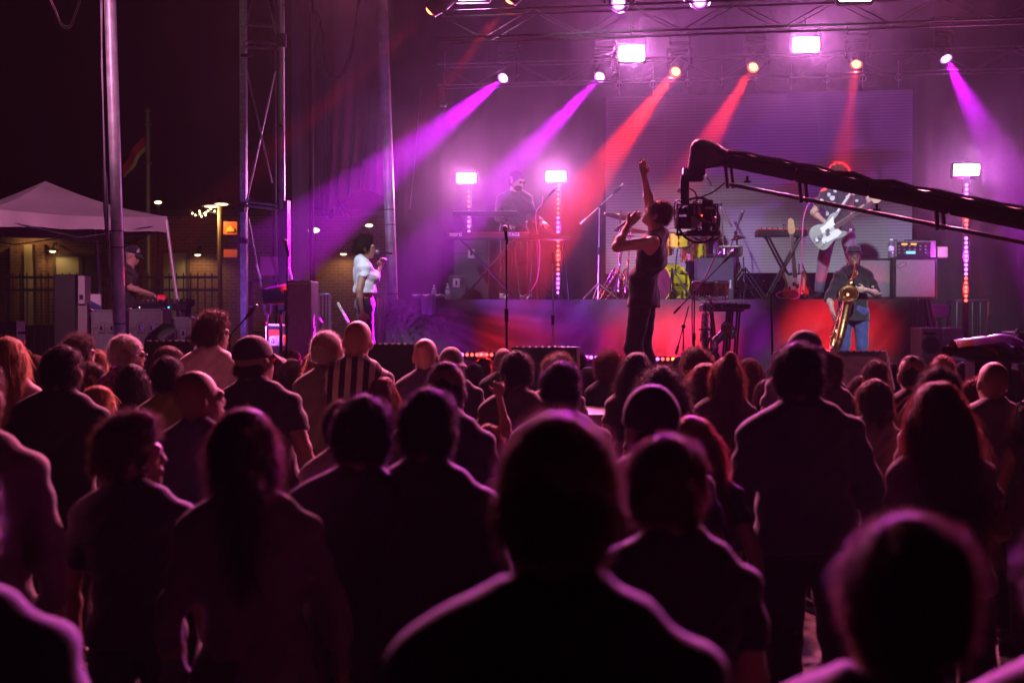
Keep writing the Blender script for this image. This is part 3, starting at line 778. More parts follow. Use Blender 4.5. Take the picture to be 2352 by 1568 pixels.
# ---------------------------------------------------------------- hair: a dark shell plus real strands
def hair_mat(name, col):
    if name in MATS: return MATS[name]
    m = bpy.data.materials.new(name); m.use_nodes = True; nt = m.node_tree
    b = nt.nodes['Principled BSDF']; b.inputs['Base Color'].default_value = (*col,1); b.inputs['Roughness'].default_value = .6
    b.inputs['Specular IOR Level'].default_value = .25
    tr = nt.nodes.new('ShaderNodeBsdfTranslucent'); tr.inputs[0].default_value = (*[min(1,c*1.6+.02) for c in col],1)
    mx = nt.nodes.new('ShaderNodeMixShader'); mx.inputs[0].default_value = .35
    nt.links.new(b.outputs[0], mx.inputs[1]); nt.links.new(tr.outputs[0], mx.inputs[2])
    nt.links.new(mx.outputs[0], nt.nodes['Material Output'].inputs['Surface'])
    tc = nt.nodes.new('ShaderNodeTexCoord'); mp = nt.nodes.new('ShaderNodeMapping'); mp.inputs['Scale'].default_value = (1,1,.12); nz = nt.nodes.new('ShaderNodeTexNoise'); nz.inputs['Scale'].default_value = 160; nz.inputs['Detail'].default_value = 3
    nt.links.new(tc.outputs['Object'],mp.inputs[0]); nt.links.new(mp.outputs[0],nz.inputs['Vector']); bp = nt.nodes.new('ShaderNodeBump'); bp.inputs['Strength'].default_value = .8; bp.inputs['Distance'].default_value = .01
    nt.links.new(nz.outputs['Fac'],bp.inputs['Height']); nt.links.new(bp.outputs[0],b.inputs['Normal'])
    mr = nt.nodes.new('ShaderNodeMix'); mr.data_type = 'RGBA'; mr.inputs[6].default_value = (*[q*.5 for q in col],1); mr.inputs[7].default_value = (*[min(1,q*1.7) for q in col],1); nt.links.new(nz.outputs['Fac'],mr.inputs[0]); nt.links.new(mr.outputs[2],b.inputs['Base Color'])
    MATS[name] = m; return m
def strands(verts, norms, n, length, flow, fuzz, width, seed, seg=3, curl=0.):
    g = np.random.default_rng(seed); i = g.integers(0, len(verts), n)
    p = verts[i]+g.normal(0,.004,(n,3)); nm = norms[i]
    L = length*(.5+g.random((n,1)))
    d = nm*flow[0]+A_(0,0,-1)*flow[1]+A_(0,1,0)*flow[2]+g.normal(0,fuzz*.6,(n,3))+fuzz*1.1*np.stack([np.sin(p[:,1]*95+p[:,2]*40+seed),np.sin(p[:,2]*90+p[:,0]*55+seed*2),np.sin(p[:,0]*100+p[:,1]*35)],1); d /= np.linalg.norm(d,axis=1,keepdims=True)
    side = np.cross(d, g.normal(0,1,(n,3))); side /= np.linalg.norm(side,axis=1,keepdims=True)
    V = []; Fq = []
    pts = p.copy()
    rows = []
    for k in range(seg+1):
        w = width*(1-.85*k/seg)
        rows.append((pts-side*w, pts+side*w))
        d2 = d+A_(0,0,-1)*flow[3]*(k+1)/seg + (g.normal(0,curl,(n,3)) if curl else 0)
        d2 /= np.linalg.norm(d2,axis=1,keepdims=True); pts = pts+d2*L/seg
    V = np.concatenate([q for r in rows for q in r]); idx = np.arange(n)
    for k in range(seg):
        a = 2*k*n; Fq.append(np.stack([idx+a, idx+a+n, idx+a+3*n, idx+a+2*n],1))
    return V, np.concatenate(Fq)
def hair_mesh(name, S, n, length, flow, fuzz=.35, width=.0012, seed=1, res=.011, curl=0., wr=.003, lim=None):
    me = S.mesh(name, res, wrinkle=wr, seed=seed)
    nv = len(me.vertices); v = np.empty(nv*3,f32); me.vertices.foreach_get('co',v); v = v.reshape(-1,3)
    nm = np.empty(nv*3,f32); me.vertex_normals.foreach_get('vector',nm) if hasattr(me,'vertex_normals') else me.vertices.foreach_get('normal',nm); nm = nm.reshape(-1,3)
    pick = ((v*nm).sum(1) > .25*np.linalg.norm(v*[1,1,.35],axis=1)) & ~((v[:,1] < -.045) & (v[:,2] < .06))
    if lim is not None: pick &= lim(v)
    sv, sf = strands(v[pick], nm[pick], n, length, flow, fuzz, width, seed, curl=curl)
    nf = len(me.polygons); fv = np.empty(nf*4,np.int32); me.loops.foreach_get('vertex_index',fv)
    bpy.data.meshes.remove(me)
    return np_mesh(name, np.concatenate([v,sv]), np.concatenate([fv.reshape(-1,4), sf+nv]))
I3 = np.eye(3)
def cap_shell(S, g=.0, low=-.02):
    """hair over the skull; head centre at origin, face towards -y"""
    S.ell((0,.02,.03), (.083+g,.1+g,.105+g)).ell((0,.045,-.03),(.07+g*.7,.075+g,.07+g),k=.03)
    S.sub((0,-.105,-.045),(.085,.075,.095),k=.01)
    for sx in (-1,1): S.sub((sx*.1,.012,-.03),(.035,.028,.045),k=.01)
    return S
HAIR = {}
def build_hair():
    H = HAIR
    H['short'] = hair_mesh('hair_short', cap_shell(Sdf(.02),.004).cut((0,0,-.075),(0,.25,-1)), 6500,.021,(.75,.45,.3,.8),.36,width=.0009,seed=1,wr=.008)
    H['buzz'] = hair_mesh('hair_buzz', cap_shell(Sdf(.02),-.004).cut((0,0,-.07),(0,.2,-1)), 4500,.009,(1.,.1,.1,.2),.3,width=.0007,seed=2)
    H['tousled'] = hair_mesh('hair_tousled', cap_shell(Sdf(.02),.012).ell((0,-.03,.115),(.06,.06,.035)).cut((0,0,-.08),(0,.25,-1)), 6000,.03,(.9,.3,.1,.6),.55,width=.001,seed=3,curl=.2,wr=.011)
    H['curly'] = hair_mesh('hair_curly', cap_shell(Sdf(.02),.035).ell((0,.05,-.03),(.1,.09,.09),k=.04), 5200,.04,(1.,.1,.1,.3),.9,seed=4,curl=1.1,wr=.012)
    S = cap_shell(Sdf(.02),.01); S.cap((0,.07,.0),(0,.1,-.3),.075,.06,k=.04).cap((-.07,.05,0),(-.08,.08,-.27),.035,.03,k=.04).cap((.07,.05,0),(.08,.08,-.27),.035,.03,k=.04)
    H['long'] = hair_mesh('hair_long', S, 5600,.10,(.35,1.,.05,1.),.26,seed=5,curl=.1,wr=.009)
    S = cap_shell(Sdf(.02),.014); S.cap((0,.075,.0),(0,.11,-.44),.085,.07,k=.04).cap((-.08,.03,0),(-.1,.07,-.36),.045,.04,k=.04).cap((.08,.03,0),(.1,.07,-.36),.045,.04,k=.04)
    H['verylong'] = hair_mesh('hair_very_long', S, 6500,.13,(.3,1.,.05,1.),.25,seed=15,curl=.12,wr=.006)
    S = cap_shell(Sdf(.02),.022); S.cap((0,.07,.0),(0,.1,-.22),.1,.1,k=.04).cap((-.085,.03,0),(-.11,.05,-.2),.05,.055,k=.04).cap((.085,.03,0),(.11,.05,-.2),.05,.055,k=.04)
    H['bushy'] = hair_mesh('hair_bushy', S, 6500,.07,(.7,.7,.1,.8),.6,seed=6,curl=.45,wr=.012)
    S = cap_shell(Sdf(.02),.016); S.ell((0,.05,-.07),(.1,.085,.09),k=.04)
    H['bob'] = hair_mesh('hair_bob', S, 4800,.06,(.35,1.,.0,.9),.25,seed=7,wr=.008)
    S = cap_shell(Sdf(.02),.008); S.cap((0,.07,.0),(0,.1,-.28),.072,.06,k=.04).cap((-.07,.03,0),(-.085,.06,-.25),.035,.03,k=.04).cap((.07,.03,0),(.085,.06,-.25),.035,.03,k=.04).ell((-.02,.06,.135),(.035,.035,.04),k=.012)
    H['bun'] = hair_mesh('hair_bun', S, 5200,.07,(.35,1.,.05,.8),.3,seed=8,curl=.15,wr=.004)
    S = cap_shell(Sdf(.02),.006); S.ell((0,.11,.06),(.03,.03,.03),k=.02).cap((0,.13,.07),(0,.16,-.02),.028,.036,k=.02).cap((0,.16,-.02),(0,.14,-.3),.038,.022,k=.02)
    H['ponytail'] = hair_mesh('hair_ponytail', S, 4500,.08,(.3,.9,.15,.9),.25,seed=9,curl=.1,wr=.004)
    H['fringe'] = hair_mesh('hair_fringe', Sdf(.02).ell((0,.05,-.035),(.081,.06,.045)).sub((0,-.02,.0),(.076,.1,.09),k=.01), 1400,.01,(1.,.3,.1,.3),.3,seed=10)
    # caps
    C = Sdf(.012); C.ell((0,.02,.045),(.088,.106,.1)).cut((0,0,.035),(0,-.12,-1)).cap((-.035,-.10,.045),(.035,-.10,.045),.018,.018).cap((-.045,-.15,.03),(.045,-.15,.03),.018,.018,k=.05)
    C2 = Sdf(.01); C2.ell((0,.02,.045),(.089,.107,.1)).cut((0,0,.03),(0,-.1,-1))
    m1 = C2.mesh('cap_crown',.009); H['cap_crown'] = m1
    brim = MB()
    def bf(u,v):
        a = (u-.5)*2.0; r = .095+.075*v*math.cos(a*.9)
        return Vector((r*math.sin(a), .015-r*math.cos(a)*1.02, .045-.035*v-.02*a*a*v))
    brim.grid(bf,16,5); bm_ = brim.mesh('cap_brim',True)
    H['cap_brim'] = bm_
    H['beanie'] = Sdf(.012).ell((0,.02,.04),(.092,.11,.115)).cut((0,0,-.005),(0,-.05,-1)).mesh('beanie',.01,wrinkle=.003)
build_hair()
# ================================================================ things on the stage
def _crop(ox, oy, s): return lambda x, y, d: P((ox+x/s)/1.0884, (oy+y/s)/1.0884, d)
C2, C4, C5, C6, C7, C8, C12 = _crop(0,400,3.267), _crop(560,420,3.266), _crop(1060,380,4.126), _crop(1480,320,4.126), _crop(1500,560,4.126), _crop(1960,360,2.8), _crop(0,600,5.113)
def ppm(d): return F_PX/d
def text_mesh(s, size, depth=.002):
    cu = bpy.data.curves.new('t', 'FONT'); cu.body = s; cu.size = size; cu.extrude = depth; cu.align_x = 'LEFT'
    o = bpy.data.objects.new('t', cu); COL.objects.link(o); dg = bpy.context.evaluated_depsgraph_get()
    me = bpy.data.meshes.new_from_object(o.evaluated_get(dg)); bpy.data.objects.remove(o); return me
REDP = mat('red_lacquer', (.55,.02,.03), .3); MAROON = mat('dark_red_panel', (.10,.012,.03), .4)
LILAC = mat('grey_speaker_cloth', (.17,.165,.17), .85, noise=.2, nscale=90, bump=.3, bscale=200)
CASE = mat('grey_laminate', (.17,.165,.18), .5, noise=.2); EDGE = mat('case_edge_aluminium', (.6,.6,.62), .3, .9)
YEL = mat('yellow_drum_wrap', (.85,.75,.02), .3); HEADM = mat('drum_skin', (.6,.58,.55), .6)
PINK = mat('pink_cable', (.7,.08,.35), .5); BRASS = mat('brass_lacquer', (.7,.42,.14), .3, 1., noise=.25)
CYM = mat('cymbal_bronze', (.75,.5,.25), .25, 1.)
WOODN = mat('maple_neck', (.55,.33,.15), .4, noise=.2); SUNB = mat('sunburst_lacquer', (.35,.09,.02), .25, noise=.4, nscale=6)
PICKG = mat('white_pickguard', (.72,.72,.7), .3); OLIVE = mat('olive_lacquer', (.16,.17,.12), .3)

def mic_mesh(L=.17):
    return MB().cyl((0,0,-L),(0,0,-.02),.011,.017,10).mesh('mic_handle',True), MB().ell((0,0,.005),(.025,.025,.03),12,8).mesh('mic_head',True)
MICH, MICB = mic_mesh()
MICG = mat('mic_grille', (.3,.3,.32), .35, .8)
def hand_mic(label, p, d):
    t = thing('microphone', label, 'microphone', p); t.rotation_euler = Vector(d).to_track_quat('Z','Y').to_euler()
    link('handle', MICH, PLASTIC, t); link('grille', MICB, MICG, t); return t
def mic_stand(label, base, top, boom=None, mic=True, vintage=False, mat_=None, foot='round'):
    """straight stand from base to top; boom = far end of a boom arm"""
    base = Vector(base); top = Vector(top); m_ = mat_ or BLACK
    t = thing('microphone_stand', label, 'microphone stand', base, group='microphone stands')
    q = top-base
    MB().cyl((0,0,.0),q*.5,.012,n=8).build('pole', m_, t); MB().cyl(q*.5,q,.008,n=8).build('upper_pole', m_, t)
    MB().cyl(q*.48,q*.56,.02,n=10).build('clutch', RUBBER, t)
    if foot == 'round': MB().lathe([(0,0),(.14,0),(.14,.015),(.02,.04),(0,.04)],n=20).build('base', m_, t)
    else:
        for k in range(3):
            a = k*2.094+.4; MB().cyl((0,0,.22),(math.cos(a)*.28,math.sin(a)*.28,.01),.01,n=6).build('leg', m_, t)
    end = q; dr_ = Vector((0,-.6,.8))
    if boom is not None:
        b = Vector(boom)-base; tail = q+(q-b).normalized()*.25
        MB().cyl(tail,b,.007,n=8).build('boom', m_, t); MB().ell(q,(.025,.025,.025),8,6).build('joint', RUBBER, t); MB().cyl(tail,tail+(tail-b).normalized()*.1,.014,n=8).build('counterweight', m_, t)
        end = b; dr_ = (b-q)
    if mic:
        mm = MB().cyl((0,0,-.03),(0,0,.05),.018,.016,8).mesh('clip',True)
        rot = dr_.to_track_quat('Z','Y').to_euler()
        o = link('clip', mm, RUBBER, t); o.location = end; o.rotation_euler = rot
        if vintage:
            MB().box(end+Vector((0,0,.07)),(.055,.06,.11),bev=.02).build('microphone_body', CHROME, t)
            for k in range(3): MB().box(end+Vector((-.016+.016*k,-.032,.07)),(.006,.006,.09)).build('microphone_rib', BLACK, t)
        else:
            o = link('microphone_handle', MICH, PLASTIC, t); o.location = end+dr_.normalized()*.1; o.rotation_euler = rot
            o = link('microphone_grille', MICB, MICG, t); o.location = end+dr_.normalized()*.1; o.rotation_euler = rot
    return t
def on_floor(x, y, d, z):
    p = P(x,y,d); p.z = z; return p

mic_stand('straight black microphone stand in front of the keyboards', on_floor(1164,800,13.6,STAGE_Z), P(1163,545,13.6))
mic_stand('straight microphone stand left of the woman in the white top', on_floor(657,780,14.6,STAGE_Z), P(660,575,14.6))
mic_stand('stand with a chrome vintage microphone before the riser', on_floor(1270,790,17.2,STAGE_Z), P(1270,603,17.2), vintage=True, mat_=STEEL)
mic_stand('boom microphone stand at the lower left with a silver microphone', on_floor(527,800,13.8,STAGE_Z), P(528,770,13.8), boom=P(572,722,13.7), foot='tri')
mic_stand('boom microphone stand holding a microphone over the bongos', on_floor(C7(970,1260,16.3).x and 1593,800,16.3,STAGE_Z), C7(975,700,16.3), boom=C7(1300,365,16.4), foot='tri')
mic_stand('lowered boom stand between the singer and the bongos', on_floor(1569,820,16.0,STAGE_Z), C7(860,1055,16.0), boom=C7(915,850,16.1), mic=False, foot='tri')
mic_stand('boom microphone stand beside the keyboard player', on_floor(1236,690,19.2,RISER_Z), C5(1180,580,19.2), boom=C5(1310,430,19.1), foot='tri')
mic_stand('tall boom microphone stand reaching over the cymbals', on_floor(1374,690,19.0,RISER_Z), C5(1810,560,19.0), boom=C5(1985,400,19.0), foot='tri', mat_=STEEL)
mic_stand('tall boom stand behind the jib camera', on_floor(1672,690,19.8,RISER_Z), C6(1325,790,19.8), boom=C6(1210,560,19.8), foot='tri', mat_=STEEL)
mic_stand('boom stand with a microphone at the percussion snare', on_floor(1706,690,19.3,RISER_Z), C6(1480,1080,19.3), boom=C6(1530,935,19.3), foot='tri')
gs = thing('instrument_stand', 'tall slender stand with a forked top right of the bongos', 'stand', on_floor(1776,800,16.2,STAGE_Z))
b0 = gs.location.copy(); q0 = C7(1765,720,16.2)-b0
MB().cyl((0,0,0),q0,.013,n=8).build('pole', BLACK, gs)
for sx in (-1,1): MB().tube(spline([q0, q0+Vector((sx*.05,0,.03)), q0+Vector((sx*.09,0,.07)), q0+Vector((sx*.085,-.02,.15))],4),.012,6).build('fork', RUBBER, gs)
for k in range(3): MB().cyl((0,0,.3),(math.cos(k*2.09)*.3,math.sin(k*2.09)*.3,.01),.011,n=6).build('leg', BLACK, gs)
MB().cyl(q0*.36,q0*.36+Vector((.12,-.03,.05)),.006).build('tightening_lever', STEEL, gs)

# ---- keyboards
def xstand(t, w, h, dep, x0=0., col=None, double=True):
    col = col or BLACK
    for y in ((-dep/2, dep/2) if double else (0,)):
        for s in (-1,1):
            MB().cyl((x0-s*w/2,y,0),(x0+s*w/2,y,h),.016,n=6).build('stand_leg', col, t)
    for s in (-1,1):
        MB().cyl((x0+s*w/2,-dep/2-.05,h),(x0+s*w/2,dep/2+.05,h),.016,n=6).build('stand_arm', col, t)
        MB().cyl((x0+s*w/2,-dep/2-.05,.015),(x0+s*w/2,dep/2+.05,.015),.018,n=6).build('stand_foot', RUBBER, t)
def keyboard(label, a, b, dep, h, z_floor, topm, backm, texts=(), stand=True, keys=True, sw=.62, rz=YAW*.6, group='keyboards'):
    """a, b: left and right ends of the near top edge"""
    a = Vector(a); b = Vector(b); c = (a+b)/2; L = (b-a).length
    t = thing('keyboard', label, 'keyboard', (c.x,c.y,z_floor), math.atan2(b.y-a.y,b.x-a.x))
    z = (a.z+b.z)/2-z_floor; t['group'] = group
    MB().box((0,dep/2,z-h/2-.006),(L,dep,h-.012),bev=.008).build('body', backm, t, smooth=False)
    MB().box((0,dep*.3,z-.005),(L-.01,dep*.58,.014),bev=.004).build('control_panel', topm, t, smooth=False)
    if keys:
        wk = MB().box((0,0,0),(.0205,.14,.02)).mesh('key'); n = int((L-.06)/.0235)
        for i in range(n):
            o = link('key', wk, WHITEP, t); o.location = (-(n-1)*.01175+i*.0235, dep-.085, z+.002)
        for i in range(int(L/.07)):
            MB().cyl((-L/2+.05+i*.07,dep*.2,z),(-L/2+.05+i*.07,dep*.2,z+.02),.009,n=8).build('knob', PLASTIC, t)
    for s,x,sz in texts:
        o = link('lettering', text_mesh(s,sz), mat('white_lettering',(.8,.8,.82),.4,emit=(.8,.8,.9),es=.0), t)
        o.rotation_euler = (PI/2,0,0); o.location = (x,-.004,z-h*.62)
    if stand: xstand(t, sw, z-h-.01, dep*.7)
    return t
DK = 18.95
nk = keyboard('long red keyboard with white lettering in front of the keyboard player', P(1026,533,DK), P(1216,533,DK), .34, .088, RISER_Z, REDP, MAROON,
         (('nord',-.515,.085),('STAGE',.245,.06)), sw=.72)
o = keyboard('slim silver synthesizer on the upper tier above the red keyboard', P(1039,484,DK+.05), P(1188,484,DK+.05), .26, .06, RISER_Z, STEEL, PLASTIC, stand=False)
for sx in (-1,1):
    x = sx*.36; zt = o.location.z*0 + P(1100,484,DK).z-RISER_Z-.06
    MB().tube([(x,.05,zt),(x*.95,.06,zt-.03),(x*.8-.02*sx,.1,zt-.33)],.013,6).build('stand_post', BLACK, o)
    MB().cyl((x,-.02,zt),(x,.26,zt),.013,n=6).build('stand_arm', BLACK, o)
kb2 = thing('folding_table', 'black folding table with cables right of the red keyboard', 'table', on_floor(1262,690,19.1,RISER_Z), YAW)
zt = P(1262,537,19.1).z-RISER_Z
MB().box((0,.15,zt-.04),(.58,.34,.07),bev=.01).build('table_top', PLASTIC, kb2, smooth=False)
for sx in (-1,1):
    for q in (-.07,.07): MB().cyl((sx*.2,.1,zt-.07),(sx*.2+q,.1+q,0),.013,n=6).build('leg', BLACK, kb2)
MB().tube(spline([(-.2,0,zt-.02),(-.05,-.03,zt+.0),(.1,-.02,zt-.05),(.25,-.01,zt-.02)],5),.008,5).build('cable', RUBBER, kb2)
keyboard('red topped keyboard on a crossed stand beside the bass guitar', P(1742,526,18.3), P(1856,526,18.3), .3, .09, RISER_Z, REDP, PLASTIC, sw=.42)
kk = keyboard('pale stage piano with a rounded end in front of the riser', C7(1060,822,16.6), C7(1490,822,16.6), .34, .09, STAGE_Z, mat('pale_lilac_plastic',(.5,.47,.55),.35), PLASTIC, stand=False)
zk = C7(1200,900,16.6).z-STAGE_Z
MB().box((.14,-.02,zk+.06),(.35,.05,.075),bev=.03).build('rounded_end_panel', mat('pale_lilac_plastic'), kk)
MB().box((.14,-.05,zk+.06),(.32,.012,.05),bev=.005).build('dark_inset', PLASTIC, kk, smooth=False)
for x0,x1 in ((-.12,-.02),(.08,-.0),(.12,.04),(.2,.14)):
    for y_ in (.08,.26): MB().cyl((x0,y_,zk),(x1,y_,0),.014,n=6).build('stand_leg', BLACK, kk)

# ---- drums
def drum(name, label, c, r, h, rot, shell, hoop=CHROME, lugs=8, parent=None, group=None):
    t = thing(name, label, 'drum', c) if parent is None else parent
    M = rot
    MB().lathe([(r,-h/2),(r,h/2)],rot=M,n=28).build('shell', shell, t, ang=60)
    for s in (-1,1):
        MB().lathe([(0,s*h/2*1.0),(r*.97,s*(h/2)),(r*.99,s*(h/2+.004))],rot=M,n=28).build('skin', HEADM if (s>0 and name != 'bass_drum') else mat('maroon_skin',(.12,.02,.03),.5), t, ang=60)
        MB().torus(M@Vector((0,0,s*h/2)),r+.006,.009,rot=M,n=28).build('hoop', hoop, t)
    lm = MB().box((r+.014,0,h*.22),(.022,.02,.05),bev=.006).box((r+.014,0,-h*.22),(.022,.02,.05),bev=.006).cyl((r+.016,0,-h/2),(r+.016,0,h/2),.004,n=6).mesh('lug')
    for k in range(lugs):
        o = link('lug', lm, CHROME, t); o.rotation_euler = (M @ rotz(2*PI*k/lugs)).to_euler()
    return t
def stand3(label, base, top, group='drum hardware', name='cymbal_stand', cat='stand', leg=.32):
    base = Vector(base); q = Vector(top)-base
    t = thing(name, label, cat, base, group=group)
    MB().cyl((0,0,.1),q*.55,.014,n=8).build('tube', CHROME, t); MB().cyl(q*.55,q,.009,n=8).build('upper_tube', CHROME, t)
    for k in range(3):
        a = k*2.09+.5; MB().cyl((0,0,.42),(math.cos(a)*leg,math.sin(a)*leg,.01),.01,n=6).build('leg', CHROME, t); MB().cyl((0,0,.15),(math.cos(a)*leg*.6,math.sin(a)*leg*.6,.16),.007,n=6).build('strut', CHROME, t)
    MB().ell(q*.55,(.022,.022,.028),8,6).build('wing_clamp', CHROME, t)
    return t
def cymbal(label, c, r, tilt):
    t = thing('cymbal', label, 'cymbal', c); t.rotation_euler = tilt
    MB().lathe([(0,.03),(.02,.028),(.045,.012),(.06,.006),(r*.6,-.004),(r,-.02),(r,-.022),(.05,.004),(0,.02)],n=32).build('bronze', CYM, t, ang=60)
    MB().cyl((0,0,.02),(0,0,.07),.008,n=8).build('wing_nut', CHROME, t)
    return t
DD = 19.4
drum('bass_drum','yellow bass drum with chrome lugs behind the singer', C7(660,620,DD), .27, .4, rotz(YAW-.75) @ rotx(PI/2), YEL, YEL, 10)
drum('rack_tom','yellow rack tom below the jib camera', C6(900,1135,DD-.1), .16, .2, rotx(R(14)), YEL)
drum('floor_tom','yellow floor tom behind the rack tom', C6(1050,1275,DD+.35), .17, .26, rotx(R(6)), YEL)
sn = drum('snare_drum','chrome snare drum on a stand right of the speaker cabinet', C6(1420,1270,DD-.2), .15, .12, rotx(R(8)), CHROME, CHROME, 10)
drum('rack_tom','smaller yellow rack tom half hidden behind the singer', C6(720,1230,DD+.1), .14, .18, rotx(R(14)), YEL)
drum('floor_tom','tall yellow floor tom with chrome legs right of the bass drum', C7(790,640,DD+.05), .17, .34, rotx(R(2)), YEL)
cymbal('small splash cymbal over the snare drum', C6(1500,1130,DD-.1), .12, (R(8),R(-12),0))
cymbal('high crash cymbal behind the jib camera', C6(1150,960,DD+.2), .22, (R(10),R(-8),0))
stand3('chrome stand under the high crash cymbal', on_floor(1600,690,DD+.25,RISER_Z), C6(1150,960,DD+.2))
stand3('chrome boom stand under the small splash cymbal', on_floor(1690,690,DD+.1,RISER_Z), C6(1500,1130,DD-.1))
cymbal('upper bronze cymbal left of the singer elbow', C6(290,900,DD-.3), .23, (R(-6),R(10),0))
cymbal('lower bronze cymbal at the singer forearm', C6(400,1045,DD-.2), .24, (R(-4),R(3),0))
cymbal('lowest bronze cymbal pair of the hi hat', C6(330,1110,DD-.25), .17, (R(3),R(-3),0))
stand3('chrome stand under the upper cymbal', on_floor(1421,690,DD-.3,RISER_Z), C6(290,895,DD-.3))
stand3('chrome stand under the lower cymbal', on_floor(1437,690,DD-.2,RISER_Z), C6(400,1045,DD-.2))
stand3('chrome hi hat stand beside the bass drum', on_floor(1412,690,DD-.45,RISER_Z), C6(330,1120,DD-.45), name='hi_hat_stand')
stand3('chrome stand holding the yellow rack tom', on_floor(1543,690,DD-.3,RISER_Z), C6(885,1225,DD-.1), name='tom_stand')
stand3('chrome stand behind the yellow floor tom', on_floor(1570,690,DD+.1,RISER_Z), C6(980,1350,DD+.1), name='tom_stand')
stand3('chrome stand under the snare drum', on_floor(1704,690,DD-.2,RISER_Z), C6(1420,1315,DD-.2), name='snare_stand')
stand3('dark percussion stand with clamps right of the cabinet', on_floor(1712,690,DD-.6,RISER_Z), C6(1560,1330,DD-.6), name='percussion_stand')
thr = thing('drum_throne', 'round black drum seat behind the yellow toms', 'stool', on_floor(1610,690,20.6,RISER_Z))
MB().lathe([(0,.5),(.17,.5),(.18,.53),(.16,.57),(0,.575)],n=20).build('seat', TOLEX, thr)
for k in range(3): MB().cyl((0,0,.45),(math.cos(k*2.1)*.25,math.sin(k*2.1)*.25,0),.014,n=6).build('leg', CHROME, thr)

# bongos on a stand
bo = thing('bongo_drums','pair of wood and chrome bongos on a stand before the riser','drums', on_floor(1630,800,16.9,STAGE_Z))
bw = mat('striped_bongo_wood',(.4,.24,.12),.4,noise=.5,nscale=14)
bc = C7(1110,670,16.9)-bo.location
for dx,r in ((-.055,.125),(.145,.105)):
    c = bc+Vector((dx,0,0))
    MB().lathe([(r*.82,-.09),(r,.0),(r*1.0,.085)],c=c,n=24).build('shell', bw, bo, ang=60)
    MB().lathe([(0,.095),(r*.97,.095),(r*1.02,.085)],c=c,n=24).build('skin', HEADM, bo, ang=60)
    for zz,rr in ((.075,r*1.04),(-.085,r*.86)): MB().torus(c+Vector((0,0,zz)),rr,.01,n=24).build('hoop', CHROME, bo)
    rodm = MB().cyl((r*1.05,0,.08),(r*.92,0,-.13),.006,n=6).ell((r*.92,0,-.13),.013,8,6).mesh('rod',True)
    for k in range(6):
        o = link('rod', rodm, CHROME, bo); o.location = c; o.rotation_euler = (0,0,k*PI/3+.2)
MB().box(bc+Vector((.045,0,0)),(.1,.06,.1)).build('centre_block', BLACK, bo)
MB().cyl((bc.x+.04,bc.y,0),bc+Vector((.04,0,-.08)),.014,n=8).build('stand_pole', CHROME, bo)
for k in range(3): MB().cyl((bc.x+.04,bc.y,.4),(bc.x+.04+math.cos(k*2.1)*.3,bc.y+math.sin(k*2.1)*.3,0),.012,n=6).build('stand_leg', CHROME, bo)

# ---- saxophones
def sax(label, top, bot, bell, toward, m_, r=1., stand=False):
    """curved horn: body from top to bot, bell flare facing 'toward'"""
    t = thing('saxophone', label, 'saxophone', bot); o0 = Vector(bot)
    A = Vector(top)-o0; B = Vector((0,0,0)); E = Vector(bell)-o0; tw = Vector(toward).normalized()
    ax_ = (A-B).normalized(); side = (E-(ax_*E.dot(ax_))).normalized()
    body = [A, A.lerp(B,.35), A.lerp(B,.7), A.lerp(B,.95)]
    MB().tube(body, [.022*r,.03*r,.04*r,.046*r], 14).build('body_tube', m_, t)
    bow = spline([A.lerp(B,.95), B-ax_*.05+side*.02, B-ax_*.07+side*.07, B+side*.12-ax_*.03, B+side*.125+ax_*.06], 5)
    MB().tube(bow, [.046*r+.01*r*i/len(bow) for i in range(len(bow))], 14).build('bow', m_, t)
    s0 = B+side*.125+ax_*.06
    path = spline([s0, s0.lerp(E,.5)-tw*.01, s0.lerp(E,.85)+tw*.005, E+tw*.03, E+tw*.07], 5); n = len(path)
    MB().tube(path, [.056*r*(1+.35*(i/n)+1.0*max(0,(i/n-.72)/.28)**2.2) for i in range(n)], 20, cap=False).build('bell', m_, t)
    fr = frame_z(tw)
    MB().torus(path[-1], .126*r, .005, fr, 26).build('bell_rim', m_, t)
    MB().lathe([(0,-.09),(.04*r,-.07),(.07*r,-.03),(.11*r,-.002),(.122*r,.004)],c=path[-1]-tw*.01,rot=fr,n=24).build('bell_inside', mat('dark_brass',(.35,.13,.03),.35,1.), t)
    kr = random.Random(3); perp = ax_.cross(side)
    for k in range(15):
        f = .08+.88*k/14; c = A.lerp(B,f); out = (tw*.8-side*.6).normalized() if k%3 else (tw*.7+side*.5).normalized()
        rad = .024*r+.022*r*f
        mm = MB().lathe([(0,.006),(.013+.012*f,.006),(.015+.012*f,0),(0,-.004)],c=c+out*(rad+.014),rot=frame_z(out),n=12)
        mm.build('key_cup', m_, t)
    for k,(o1,rd) in enumerate(((-side*.75+tw*.65,.006),(side*.2+tw*.98,.005),(-side*.98+tw*.2,.005))):
        o1 = o1.normalized(); MB().cyl(A.lerp(B,.05)+o1*.045*r, A.lerp(B,.92)+o1*.066*r, rd, n=6).build('key_rod', m_, t)
    nk_ = spline([A, A+ax_*.05, A+ax_*.09+side*.04, A+ax_*.05+side*.09, A+ax_*.0+side*.05, A+ax_*.06+side*.02+tw*.05, A+ax_*.14+tw*.09, A+ax_*.17+tw*.03],4)
    MB().tube(nk_, .014*r, 10).build('neck_loop', m_, t)
    e = nk_[-1]; MB().cyl(e, e-tw*.07+ax_*.02,.012,.009).build('mouthpiece', PLASTIC, t)
    if stand:
        f = STAGE_Z-o0.z
        for k in range(3): MB().cyl(side*.06+Vector((0,0,.1)),side*.06+Vector((math.cos(k*2.1)*.28,math.sin(k*2.1)*.28,f)),.012,n=6).build('stand_leg', BLACK, t)
        MB().torus(A.lerp(B,.5), .07, .01, frame_z(ax_), 14).build('stand_ring', RUBBER, t)
    return t
